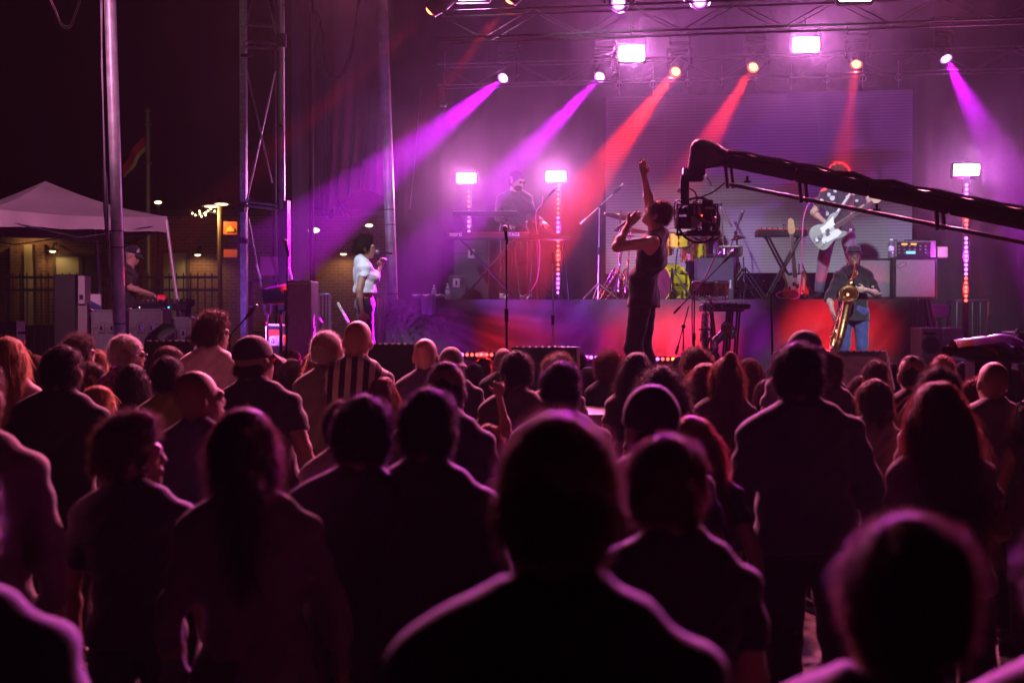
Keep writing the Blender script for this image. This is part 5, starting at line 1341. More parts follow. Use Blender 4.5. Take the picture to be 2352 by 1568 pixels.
wall_lamp('lit wall lamp over the beige door left of the tent leg', 121,575,14)
wall_lamp('lit wall lamp over the door right of the flagpole', 454,583,22)
wall_lamp('lit wall lamp seen behind the woman in the white top', 789,581,24)
wall_lamp('lit wall lamp shining on the yellow wall under the tent', 66,522,20)
def far_light(label, x, y, d, r=.1, col=(1,.85,.6)):
    p = P(x,y,d); t = thing('street_light', label, 'street light', p, YAW, 'distant street lights')
    MB().ell((0,0,0),(r*1.2,r*.7,r*.5),10,6).build('lit_head', wlm, t); MB().cyl((0,.05,.06),(0,.05,-p.z),.05,n=6).build('pole', DARKD, t)
far_light('small bright street light right of the flagpole', 363,465,46)
far_light('bright white street light behind the side drape', 720,529,44,.16)
far_light('small warm street light left of the thick riser pole', 848,518,46,.1)
# fence
fe = thing('metal_fence', 'black metal picket fence in front of the brick building', 'fence', yz(P(-60,700,32),0), YAW)
FW = 560/ppm(32); fz1 = P(0,637,32).z; fz0 = P(0,666,32).z
for z in (fz1,fz0,.2): MB().box((FW/2,0,z),(FW,.05,.06)).build('rail', DARKD, fe, smooth=False)
pkm = MB().box((0,0,(fz1+.1)/2),(.025,.025,fz1+.1)).mesh('picket')
for i in range(int(FW/.16)):
    o = link('picket', pkm, DARKD, fe); o.location = (.08+i*.16,0,0)
MB().box((FW/2,.1,.85),(FW,.03,1.7)).build('screen_sheet', mat('black_scrim',(.012,.012,.014),.9), fe, smooth=False)
# flagpole
FPd = 45
fpb = yz(P(341,640,FPd),0); fl = thing('flagpole', 'tall flagpole with a drooping red and white flag', 'flagpole', fpb, YAW)
ft = P(341,262,FPd).z
MB().cyl((0,0,0),(0,0,ft),.085,.06,10).build('pole', mat('grey_pole',(.35,.33,.3),.5,.3), fl); MB().ell((0,0,ft+.1),.09,10,8).build('ball', mat('gold_ball',(.6,.45,.15),.3,.8), fl)
MB().torus((0,0,P(0,287,FPd).z),.08,.02).torus((0,0,P(0,375,FPd).z),.09,.03).build('collar', STEEL, fl)
sc_ = ppm(FPd)
def flag(u, v):
    x = -(.05+.75*u); z = P(0,300,FPd).z-1.1*u-.55*v*(1-.3*u)
    return Vector((x*(1-.1*v), .12*math.sin(u*9+v*2), z-.1*math.sin(v*3)))
MB().grid(lambda u,v: flag(u,v*.55),14,6).build('flag_red_field', mat('flag_red',(.6,.04,.06),.8), fl, ang=80)
MB().grid(lambda u,v: flag(u,.55+v*.6),14,6).build('flag_white_field', mat('flag_white',(.75,.65,.5),.8), fl, ang=80)
# lamp post with banner and string lights
LPd = 40
lpb = yz(P(505,640,LPd),0); lp = thing('street_lamp_post', 'double headed street lamp post with an orange banner', 'lamp post', lpb, YAW)
lt = P(0,470,LPd).z
MB().cyl((0,0,0),(0,0,lt+.1),.08,.06,8).build('post', mat('brown_post',(.16,.1,.06),.5), lp)
for x,y in ((458,473),(480,468)):
    dx = (x-505)/ppm(LPd)+.35; z = P(0,y,LPd).z
    MB().tube([(0,0,lt-.1),(dx*.5,0,z+.15),(dx,0,z+.05)],.03,6).build('arm', DARKD, lp); MB().lathe([(0,.06),(.22,.03),(.28,-.01)],c=(dx,0,z),n=14).build('lamp_head', DARKD, lp); MB().ell((dx,0,z-.02),(.2,.2,.03),12,6).build('lit_face', wlm, lp)
lamp('light','POINT',90,warm,(-.3,-.3,lt-.3),lp,rad=.1)
MB().box((.3,0,P(0,524,LPd).z),(.38,.02,.36)).build('banner', mat('orange_banner',(.75,.12,.03),.6,emit=(1,.15,.03),es=.04), lp, smooth=False)  # faint orange glow put into the banner cloth
MB().prism([(-.12,0),(.12,0),(.1,.08),(.05,.12),(0,.16),(-.06,.12),(-.1,.07)],.01,rotx(PI/2),(.3,-.03,P(0,532,LPd).z)).build('banner_emblem', mat('yellow_print',(.8,.5,.05),.6), lp, smooth=False)
MB().box((.3,0,P(0,582,LPd).z),(.38,.02,.22)).build('lower_banner', mat('orange_banner'), lp, smooth=False)
stg = thing('string_lights', 'cluster of warm string lights hanging by the street lamp post', 'string lights', P(480,490,LPd))
for k,(x,y) in enumerate(((442,490),(449,494),(459,491),(458,485),(470,490),(473,488),(472,494),(484,480),(503,491),(493,485),(463,497),(478,484))):
    MB().ell(P(x,y,LPd)-stg.location,.03,8,6).build('bulb', wlm, stg)
MB().tube([p-stg.location for p in spline([P(435,482,LPd),P(455,496,LPd),P(475,486,LPd),P(508,493,LPd)],6)],.008,5).build('wire', DARKD, stg)
# ================================================================ camera jib
jib = thing('camera_jib', 'long black camera crane arm reaching in from the right', 'camera crane', P(2600,560,9.6))
o0 = jib.location.copy(); JB = mat('jib_black',(.006,.005,.006),.75,spec=.2); Lp = lambda x,y,d: P(x,y,d)-o0
A0, A1 = Lp(1672,369,12.6), Lp(2620,563,9.8)
JS = 5
for i in range(JS):
    a = A0.lerp(A1,i/JS); b = A0.lerp(A1,(i+1)/JS+.004); w = .105+.004*i
    MB().box((a+b)/2,(w*.8,w*1.1,(b-a).length),frame_z(b-a),bev=.03).build('arm_segment', JB, jib)
pts = []
for i in range(40):
    f = i/39; pts.append(A0.lerp(A1,f)+UP*(.065+.0*f+.012*abs(math.sin(f*23))+.01*math.sin(f*57)))
MB().tube(pts,.02,7).build('cable_loom', RUBBER, jib)
MB().tube([p+UP*.02-FWD*.03 for p in pts[::2]],.012,5).build('cable', RUBBER, jib)
B0, B1 = Lp(1678,424,12.6), Lp(2620,611,9.8)
MB().cyl(B0,B1,.018,n=10).build('levelling_rod', mat('jib_rod',(.05,.045,.05),.3,.6), jib)
for f,xx in ((.0,0),(.22,1880),(.575,2210)):
    a = A0.lerp(A1,f); b = B0.lerp(B1,f)
    for s in (-1,1): MB().cyl(a+RIGHT*s*.025,b+RIGHT*s*.025-UP*.03,.016,n=8).build('strut', JB, jib)
for f in (.06,.42): 
    a = A0.lerp(A1,f)-UP*.1; MB().cyl(a,a-UP*.05,.012).box(a-UP*.05,(.06,.04,.015)).build('clamp_knob', JB, jib)
# black weather bag over the arm head
bag = Sdf(.05); qh = lambda x,y,d=12.7: np.array(Lp(x,y,d))
bag.cap(qh(1592,395),qh(1605,345),.055,.06).cap(qh(1605,345),qh(1636,345),.07,.07).cap(qh(1606,330),qh(1625,325),.03,.012).cap(qh(1636,350),qh(1672,366),.06,.075).cap(qh(1600,375),qh(1640,372),.06,.05)
link('weather_bag', bag.mesh('weather_bag',.012,wrinkle=.008,seed=2), mat('black_bag',(.02,.014,.018),.6,bump=.3,bscale=30), jib)
hd = thing('remote_camera_head', 'film camera on a remote head hanging from the jib', 'camera', P(1590,470,12.7)); o1 = hd.location.copy(); Lh = lambda x,y,d=12.7: P(x,y,d)-o1
def bxc(name, x, y, w, h, dep=.1, d=12.7, m_=JB, bev=.01, rot=None):
    return MB().box(Lh(x,y,d),(w/257,dep,h/257),rot or rotz(YAW),bev=bev).build(name, m_, hd, smooth=False)
bxc('pan_motor',1601,393,34,24,.14); bxc('bracket',1589,410,52,14,.1); MB().cyl(Lh(1574,386),Lh(1574,405),.022,n=12).build('knob', STEEL, hd)
bxc('drop_arm',1572,440,20,62,.07); bxc('tilt_motor',1563,486,24,14,.08)
bxc('camera_body',1604,492,58,36,.2); bxc('matte_box',1568,512,34,26,.16,12.6); bxc('lens_barrel',1590,510,22,22,.1,12.62)
MB().lathe([(0,0),(.045,0),(.055,.02),(.055,.06),(0,.06)],c=Lh(1590,512,12.6),rot=frame_z(-FWD),n=20).build('lens_ring', mat('lens_ring_grey',(.25,.2,.22),.35,.5), hd)
MB().lathe([(0,0),(.03,0),(.036,.03),(0,.04)],c=Lh(1611,511,12.6),rot=frame_z(-FWD),n=16).build('focus_motor', STEEL, hd)
bxc('monitor',1625,467,26,16,.04,12.6); bxc('battery',1632,497,22,44,.12); bxc('top_rail',1606,478,70,6,.05); bxc('base_plate',1608,534,66,8,.14); bxc('rail_rod',1580,532,60,3,.02,rot=rotz(YAW)@roty(R(-14)))
bxc('handle',1640,520,10,26,.05); bxc('transmitter',1598,468,14,12,.04,12.6,mat('pale_box',(.6,.58,.6),.4)); bxc('receiver',1620,520,20,20,.1,12.6)
bxc('side_plate',1602,484,16,20,.02,12.58,mat('pale_pink_plate',(.35,.25,.28),.4)); bxc('side_plate',1617,548,18,5,.02,12.6,mat('pale_pink_plate'))
MB().ell(Lh(1612,495,12.57),.008,8,6).build('tally_lamp', lamp_mat('red_tally',(1,.05,.03),5), hd)
for pts in ([(1566,460),(1552,463),(1549,480),(1550,505),(1556,513)],[(1580,432),(1595,440),(1600,455),(1598,470)],[(1642,480),(1652,495),(1652,520),(1645,535)],[(1600,458),(1618,450),(1640,440),(1665,420)],[(1590,545),(1620,555),(1650,545),(1652,530)],[(1585,480),(1600,474),(1622,482),(1635,478)]):
    MB().tube([Lh(x,y,12.62) for x,y in [((p.x),(p.y)) for p in spline([Vector((a,b,0)) for a,b in pts],5)]],.007,5).build('cable', RUBBER, hd)

# open cage of rods round the camera
for (xa,ya,xb,yb,d) in ((1556,470,1648,470,12.56),(1556,540,1648,540,12.56),(1556,470,1556,540,12.56),(1648,470,1648,540,12.56),(1556,470,1648,470,12.86),(1648,470,1648,540,12.86),(1600,470,1600,540,12.56),(1625,540,1650,528,12.6)):
    MB().cyl(Lh(xa,ya,d),Lh(xb,yb,d),.009,n=8).build('cage_rod', JB, hd)
for x,y in ((1556,470),(1648,470),(1556,540),(1648,540)): MB().cyl(Lh(x,y,12.54),Lh(x,y,12.88),.009,n=8).build('cage_rod', JB, hd)
MB().torus(Lh(1604,505,12.72),.2,.012,frame_z(RIGHT*.25-FWD),28).build('gimbal_ring', JB, hd)
bxc('filter_flag',1556,500,4,34,.12,12.55); bxc('follow_focus',1618,536,14,14,.06,12.56); bxc('cheese_plate',1630,478,20,4,.1,12.56,EDGE); bxc('video_link',1640,505,8,16,.05,12.54,mat('pale_pink_plate'))
MB().cyl(Lh(1565,440),Lh(1556,436),.018,n=10).build('lock_knob', STEEL, hd)
# ================================================================ performers and crew
SKIN = mat('skin_light',(.58,.36,.26),.5); SKIN2 = mat('skin_tan',(.45,.26,.17),.5); SKIN3 = mat('skin_brown',(.22,.11,.065),.5)
def cloth(n, c=None, **k): return mat('cloth_'+n, c, .85, noise=.18, nscale=14, bump=.25, bscale=140, sheen=.25, **k)
HM = {'dark': hair_mat('hair_dark',(.018,.011,.008)), 'brown': hair_mat('hair_brown',(.07,.035,.018)), 'red': hair_mat('hair_red',(.18,.045,.02)), 'blond': hair_mat('hair_blond',(.38,.22,.1)),
      'grey': hair_mat('hair_grey',(.45,.42,.4)), 'auburn': hair_mat('hair_auburn',(.12,.035,.018))}
def person(label, F, loc, rz, scale=1., skin=None, shirt=None, trousers=None, hair='short', hairc='dark', shoes=None, group=None, cap=None, capm=None, sx=1.):
    t = thing('person', label, 'person', loc, rz, group); t.scale = (scale*sx,scale,scale)
    link('body', F['body'], skin or SKIN, t); link('shirt', F['shirt'], shirt, t)
    if 'trousers' in F: link('trousers', F['trousers'], trousers, t)
    for s_ in 'RL': link('shoe', F['shoe'+s_], shoes or mat('dark_shoe',(.03,.03,.03),.6), t)
    M = Matrix(F['M'].tolist()); h = Vector(F['head'])
    def put(n, me, m_, p=t):
        o = link(n, me, m_, p); o.matrix_local = Matrix.Translation(h) @ M.to_4x4(); return o
    if hair: put('hair', HAIR[hair], HM[hairc])
    if cap == 'beanie': put('beanie', HAIR['beanie'], capm)
    elif cap:
        o = put('cap', HAIR['cap_crown'], capm)
        b = link('brim', HAIR['cap_brim'], capm, o)
        if cap == 'back': b.rotation_euler = (0,0,PI)
    return t
SHAD = mat('dark_sunglasses',(.01,.01,.01),.15)
# lead singer
SJ = dict(pel=A_(0,0,.96), chest=A_(0,.07,1.26), neck=A_(0,.13,1.47), head=A_(0,.115,1.65), hipR=A_(-.09,0,.92), hipL=A_(.09,0,.92), kneeR=A_(-.1,-.03,.5), kneeL=A_(.1,-.07,.5), ankR=A_(-.11,.12,.09), ankL=A_(.12,.06,.09),
          toeR=A_(-.13,-.04,.035), toeL=A_(.15,-.10,.035), shR=A_(-.16,.07,1.44), shL=A_(.17,.12,1.40), elR=A_(-.13,.03,1.74), wrR=A_(-.09,-.015,1.99), hdR=A_(.05,-.08,1), elL=A_(.26,-.18,1.36), wrL=A_(.12,-.11,1.56), hdL=A_(-.5,.35,.5))
Fs = make_figure(SJ,'singer',sleeve=0,res=.009,face=True,pitch=-28,curl=.25,upR=A_(1,-.35,0),upL=A_(-.2,.6,.6),open_=(False,False),shirt_z=.84)
sl = on_floor(1478,900,13.0,STAGE_Z); SS = 1.045
psg = person('singer in a black sleeveless top with one arm raised high', Fs, sl, R(-97), SS, SKIN, cloth('black',(.018,.017,.022)), cloth('navy_black',(.012,.012,.018)), 'short','brown')
def inworld(loc, rz, s, p): return Vector(loc)+Matrix.Rotation(rz,3,'Z')@(Vector(p)*s)
m0 = inworld(sl,R(-97),SS,(.03,-.10,1.62)); m1 = inworld(sl,R(-97),SS,(.10,-.20,1.54))
hand_mic('black hand microphone held to the mouth of the lead singer', m0, m0-m1)
# woman
WJ = dict(elR=A_(-.2,.09,1.11), wrR=A_(-.2,.05,.86), hdR=A_(0,-.1,-1), elL=A_(.2,-.1,1.14), wrL=A_(.1,-.2,1.40), hdL=A_(-.35,-.1,.6), kneeL=A_(.1,-.05,.5), ankL=A_(.12,-.03,.09), toeL=A_(.13,-.19,.035))
Fw = make_figure(WJ,'woman',fem=True,sleeve=.42,res=.009,face=True,curl=.6,shirt_z=1.08,upL=A_(-.8,-.3,.2))
wlc = on_floor(838,800,16.4,STAGE_Z)
person('woman singing in a short white top and dark trousers', Fw, wlc, R(112), .985, SKIN2, cloth('white',(.8,.8,.82)), cloth('navy',(.006,.007,.014)), 'tousled','dark')
m0 = inworld(wlc,R(112),.985,(.02,-.155,1.565)); m1 = inworld(wlc,R(112),.985,(.03,-.33,1.55))
hand_mic('black hand microphone held by the woman in the white top', m0, m0-m1)
# saxophonist
XJ = dict(elR=A_(-.3,.0,1.08), wrR=A_(-.27,-.19,.9), hdR=A_(.15,-.2,-.8), elL=A_(.3,-.03,1.14), wrL=A_(.12,-.24,1.19), hdL=A_(-.8,-.1,.0), head=A_(0,-.04,1.615))
Fx = make_figure(XJ,'saxman',fat=1.08,sleeve=1.12,res=.009,face=True,pitch=3,curl=.9,upR=A_(.9,.1,.2),upL=A_(0,.8,.2),shirt_z=.8,collar=True)
px = on_floor(1959,820,16.75,STAGE_Z)
pp = person('saxophonist in a grey trilby, black jacket and blue jeans', Fx, px, YAW-R(6), .93, SKIN, cloth('black_jacket',(.02,.019,.022)), cloth('denim',(.06,.085,.25)), 'buzz','dark')
hb = MB().lathe([(0,.135),(.06,.14),(.082,.125),(.094,.05),(.095,.035)],n=28)
M_ = Matrix(Fx['M'].tolist()); hat = hb.build('hat', mat('grey_felt',(.32,.34,.4),.8), pp); hat.matrix_local = Matrix.Translation(Vector(Fx['head'])) @ M_.to_4x4() @ Matrix.Translation((0,.02,.0))
MB().lathe([(.094,.037),(.142,.036),(.145,.041),(.094,.043)],n=28).build('hat_brim', mat('grey_felt'), hat); MB().lathe([(.0965,.042),(.0955,.065)],n=28).build('hat_band', mat('black_ribbon',(.015,.015,.02),.5), hat)
MB().tube([Vector(Fx['head'])+Vector((-.08,.02,-.14)),Vector(Fx['head'])+Vector((-.07,-.1,-.25)),Vector((0.0,-.17,1.2))],.012,5).build('neck_strap', RUBBER, pp)
# bass player
BJ = dict(hipR=A_(-.1,0,.92), kneeR=A_(-.2,-.02,.5), ankR=A_(-.25,.02,.09), toeR=A_(-.3,-.12,.035), kneeL=A_(.17,-.02,.5), ankL=A_(.22,.03,.09), toeL=A_(.27,-.12,.035), elR=A_(-.32,.03,1.13), wrR=A_(-.22,-.2,1.0), hdR=A_(.6,-.1,-.7), elL=A_(.33,.0,1.14), wrL=A_(.34,-.27,1.22), hdL=A_(-.1,-.3,.8))
Fb = make_figure(BJ,'bassman',sleeve=.7,res=.009,face=True,curl=.9,upR=A_(.3,.9,0),upL=A_(0,.9,.2))
dots = cloth('navy_print',(.03,.03,.045)); nt = dots.node_tree; vo = nt.nodes.new('ShaderNodeTexVoronoi'); vo.inputs['Scale'].default_value = 9; tc_ = nt.nodes.new('ShaderNodeTexCoord'); nt.links.new(tc_.outputs['Object'],vo.inputs['Vector'])
ns = nt.nodes.new('ShaderNodeTexNoise'); ns.inputs['Scale'].default_value = 30; ad = nt.nodes.new('ShaderNodeMath'); ad.operation = 'MULTIPLY_ADD'; nt.links.new(tc_.outputs['Object'],ns.inputs['Vector'])
nt.links.new(ns.outputs['Fac'],ad.inputs[0]); ad.inputs[1].default_value = .25; nt.links.new(vo.outputs['Distance'],ad.inputs[2])
rp = nt.nodes.new('ShaderNodeValToRGB'); rp.color_ramp.elements[0].position = .42; rp.color_ramp.elements[0].color = (.7,.68,.7,1); rp.color_ramp.elements[1].position = .45; rp.color_ramp.elements[1].color = (.03,.03,.045,1)
nt.links.new(ad.outputs[0],rp.inputs[0]); nt.links.new(rp.outputs[0],nt.nodes['Principled BSDF'].inputs['Base Color'])
pb = person('bass player with curly hair in a dark shirt with white flowers', Fb, on_floor(1926,690,18.5,RISER_Z), YAW-R(4), 1.0, SKIN, dots, cloth('mauve_denim',(.14,.11,.2)), 'curly','red')
MB().tube(spline([(.17,.02,1.44),(.1,-.12,1.32),(-.02,-.15,1.15),(-.12,-.15,1.0)],5),.022,5).build('guitar_strap', mat('white_strap',(.7,.68,.66),.6), pb)
# keyboard player
KJ = dict(chest=A_(0,-.05,1.24), neck=A_(0,-.08,1.43), head=A_(0,-.12,1.59), shR=A_(-.18,-.05,1.36), shL=A_(.18,-.05,1.36), elR=A_(-.25,-.1,1.1), wrR=A_(-.16,-.3,1.0), hdR=A_(.1,-.9,-.2), elL=A_(.26,-.12,1.1), wrL=A_(.3,-.34,1.02), hdL=A_(.1,-.9,-.2), ankL=A_(.18,.12,.09), toeL=A_(.22,-.04,.035), ankR=A_(-.15,.0,.09))
Fk = make_figure(KJ,'keysman',sleeve=1.85,res=.009,face=True,yaw=32,pitch=16,curl=.5,upR=A_(0,0,-1),upL=A_(0,0,-1),collar=True)
pkp = person('bearded keyboard player in sunglasses and a dark overshirt', Fk, on_floor(1180,690,19.75,RISER_Z), YAW+R(18), 1.03, SKIN, cloth('slate_overshirt',(.06,.055,.075)), cloth('black_trousers',(.012,.012,.014)), 'short','dark', mat('pale_trainer',(.6,.5,.52),.6))
hK = Matrix.Translation(Vector(Fk['head'])) @ Matrix(Fk['M'].tolist()).to_4x4()
bd_ = Sdf(.02).ell((0,-.05,-.075),(.062,.06,.055)).sub((0,-.0,-.0),(.075,.1,.045),k=.01); o = link('beard', hair_mesh('beard',bd_,900,.012,(1,.5,0,.3),.3,seed=3), HM['dark'], pkp); o.matrix_local = hK
MB().box((-.032,-.1,.004),(.045,.01,.03),bev=.004).box((.032,-.1,.004),(.045,.01,.03),bev=.004).box((0,-.103,.008),(.02,.006,.006)).box((-.068,-.055,.008),(.004,.09,.006)).box((.068,-.055,.008),(.004,.09,.006)).build('sunglasses', SHAD, pkp).matrix_local = hK
# drummer, mostly hidden
DJ = dict(pel=A_(0,.02,.6), chest=A_(0,.0,.9), neck=A_(0,-.0,1.1), head=A_(0,-.03,1.27), hipR=A_(-.1,0,.58), hipL=A_(.1,0,.58), kneeR=A_(-.2,-.38,.55), kneeL=A_(.2,-.38,.55), ankR=A_(-.2,-.4,.09), ankL=A_(.2,-.4,.09), toeR=A_(-.22,-.55,.035), toeL=A_(.22,-.55,.035), shR=A_(-.18,.01,1.04), shL=A_(.18,.01,1.04), elR=A_(-.28,-.05,.78), elL=A_(.3,-.08,.8), wrR=A_(-.2,-.3,.8), wrL=A_(.22,-.3,.82), hdR=A_(.1,-.9,.1), hdL=A_(-.1,-.9,.1))
Fd = make_figure(DJ,'drummer',res=.012,curl=1.2,shirt_z=.5)
person('seated drummer mostly hidden behind the jib camera and toms', Fd, on_floor(1612,690,20.5,RISER_Z), YAW, 1.0, SKIN2, cloth('maroon',(.08,.02,.03)), cloth('black_trousers'), 'short','dark')
# crew member at the desk
CJ = dict(chest=A_(0,-.03,1.25), neck=A_(0,-.06,1.45), head=A_(0,-.1,1.61), elR=A_(-.2,-.12,1.15), wrR=A_(-.14,-.36,1.08), hdR=A_(.1,-.9,-.3), elL=A_(.2,-.1,1.12), wrL=A_(.16,-.34,1.05), hdL=A_(0,-.9,-.2))
Fc = make_figure(CJ,'crewman',res=.011,face=True,pitch=18,sleeve=.8,curl=.6,upR=A_(0,0,-1),upL=A_(0,0,-1))
pc_ = person('crew member in a dark cap with white front at the desk', Fc, on_floor(290,760,21.3,STAGE_Z), R(100), 1.06, SKIN, cloth('dark_tee',(.03,.028,.035)), cloth('black_trousers'), None, 'dark', cap='front', capm=cloth('cap_navy',(.02,.02,.035)))
cf = Sdf(.01).ell((0,.02,.045),(.0895,.1075,.101)).cut((0,0,.05),(0,-.1,-1)).cut((0,-.035,0),(0,1,.1)).mesh('cap_panel',.008)
o = link('cap_front_panel', cf, cloth('white',(.8,.8,.82)), pc_); o.matrix_local = Matrix.Translation(Vector(Fc['head'])) @ Matrix(Fc['M'].tolist()).to_4x4()
# ================================================================ the crowd
FR = dict(elR=A_(-.24,-.02,1.13), wrR=A_(-.14,-.25,1.18), hdR=A_(.5,-.6,.3), elL=A_(.24,-.02,1.13), wrL=A_(.14,-.25,1.15), hdL=A_(-.5,-.6,.2))
UPR = dict(elR=A_(-.13,-.06,1.68), wrR=A_(-.07,-.08,1.95), hdR=A_(.05,-.05,1), shR=A_(-.16,.0,1.42))
ROCK = dict(elR=A_(-.42,-.04,1.43), wrR=A_(-.50,-.08,1.67), hdR=A_(-.05,-.1,1), shR=A_(-.19,.0,1.40), elL=A_(.24,-.02,1.13), wrL=A_(.14,-.25,1.15), hdL=A_(-.5,-.6,.2))
FIG = {
 'md': make_figure(None,hs=1.1,name='man_a',res=.013,curl=.7), 'mf': make_figure(FR,hs=1.1,name='man_b',res=.013,fat=1.12), 'ml': make_figure(None,hs=1.1,name='man_c',res=.013,sleeve=1.85,fat=1.1,collar=True),
 'mR': make_figure(FR,hs=1.1,name='man_d',res=.013,yaw=-48,face=True), 'mL': make_figure(None,hs=1.1,name='man_e',res=.013,yaw=35), 'mS': make_figure(None,hs=1.1,name='man_f',res=.013,yaw=-20,fat=1.15,shorts=True),
 'fd': make_figure(None,hs=1.1,name='lady_a',fem=True,res=.013,sleeve=.5), 'ff': make_figure(FR,hs=1.1,name='lady_b',fem=True,res=.013,sleeve=.5), 'fl': make_figure(None,hs=1.1,name='lady_c',fem=True,res=.013,sleeve=1.8,skirt=True),
 'fR': make_figure(FR,hs=1.1,name='lady_d',fem=True,res=.013,yaw=-55,face=True), 'fL': make_figure(None,hs=1.1,name='lady_e',fem=True,res=.013,yaw=40), 'fu': make_figure(UPR,hs=1.1,name='lady_f',fem=True,res=.011,sleeve=.35,curl=1.1,upR=A_(0,-1,0)),
 'boy': make_figure(None,hs=1.1,name='boy',res=.010,yaw=-72,face=True,sleeve=.7,shorts=True), 'rock': make_figure(ROCK,hs=1.1,name='man_g',res=.011,sleeve=1.8,curl={'R':[.1,2.2,2.2,.1],'L':.7},upR=A_(0,-1,0)),
 'tank': make_figure(None,hs=1.1,name='lady_g',fem=True,res=.013,sleeve=0),
}
HWID = dict(short=.178, buzz=.158, tousled=.19, curly=.235, long=.205, verylong=.215, bushy=.245, bob=.205, bun=.195, ponytail=.185, fringe=.155, none=.152, cap=.18, beanie=.186)
HTOP = dict(short=.15, buzz=.136, tousled=.165, curly=.185, long=.155, verylong=.158, bushy=.17, bob=.16, bun=.16, ponytail=.15, fringe=.122, none=.122, cap=.145, beanie=.155)
CT = dict(black=(.012,.011,.013), char=(.03,.028,.032), navy=(.02,.02,.045), grey=(.16,.15,.16), white=(.7,.68,.68), mauve=(.2,.14,.16), olive=(.08,.075,.05), green=(.22,.26,.03), blue=(.1,.11,.18), plum=(.09,.03,.05), pinkw=(.45,.36,.38), red=(.2,.03,.04))
stripe = cloth('striped_jersey',(.5,.48,.48)); nt = stripe.node_tree; wv = nt.nodes.new('ShaderNodeTexWave'); wv.bands_direction = 'X'; wv.inputs['Scale'].default_value = 4.2; wv.inputs['Distortion'].default_value = 0
tc_ = nt.nodes.new('ShaderNodeTexCoord'); nt.links.new(tc_.outputs['Object'],wv.inputs['Vector']); rp = nt.nodes.new('ShaderNodeValToRGB'); rp.color_ramp.interpolation = 'CONSTANT'
rp.color_ramp.elements[0].color = (.012,.012,.014,1); rp.color_ramp.elements[1].position = .5; rp.color_ramp.elements[1].color = (.5,.45,.46,1); nt.links.new(wv.outputs['Fac'],rp.inputs[0]); nt.links.new(rp.outputs[0],nt.nodes['Principled BSDF'].inputs['Base Color'])
plaid = cloth('plaid_shirt',(.1,.03,.06)); nt = plaid.node_tree; ck_ = nt.nodes.new('ShaderNodeTexChecker'); ck_.inputs['Scale'].default_value = 26; ck_.inputs[1].default_value = (.2,.03,.06,1); ck_.inputs[2].default_value = (.03,.03,.1,1); tc_ = nt.nodes.new('ShaderNodeTexCoord'); nt.links.new(tc_.outputs['Object'],ck_.inputs['Vector']); nt.links.new(ck_.outputs[0],nt.nodes['Principled BSDF'].inputs['Base Color'])
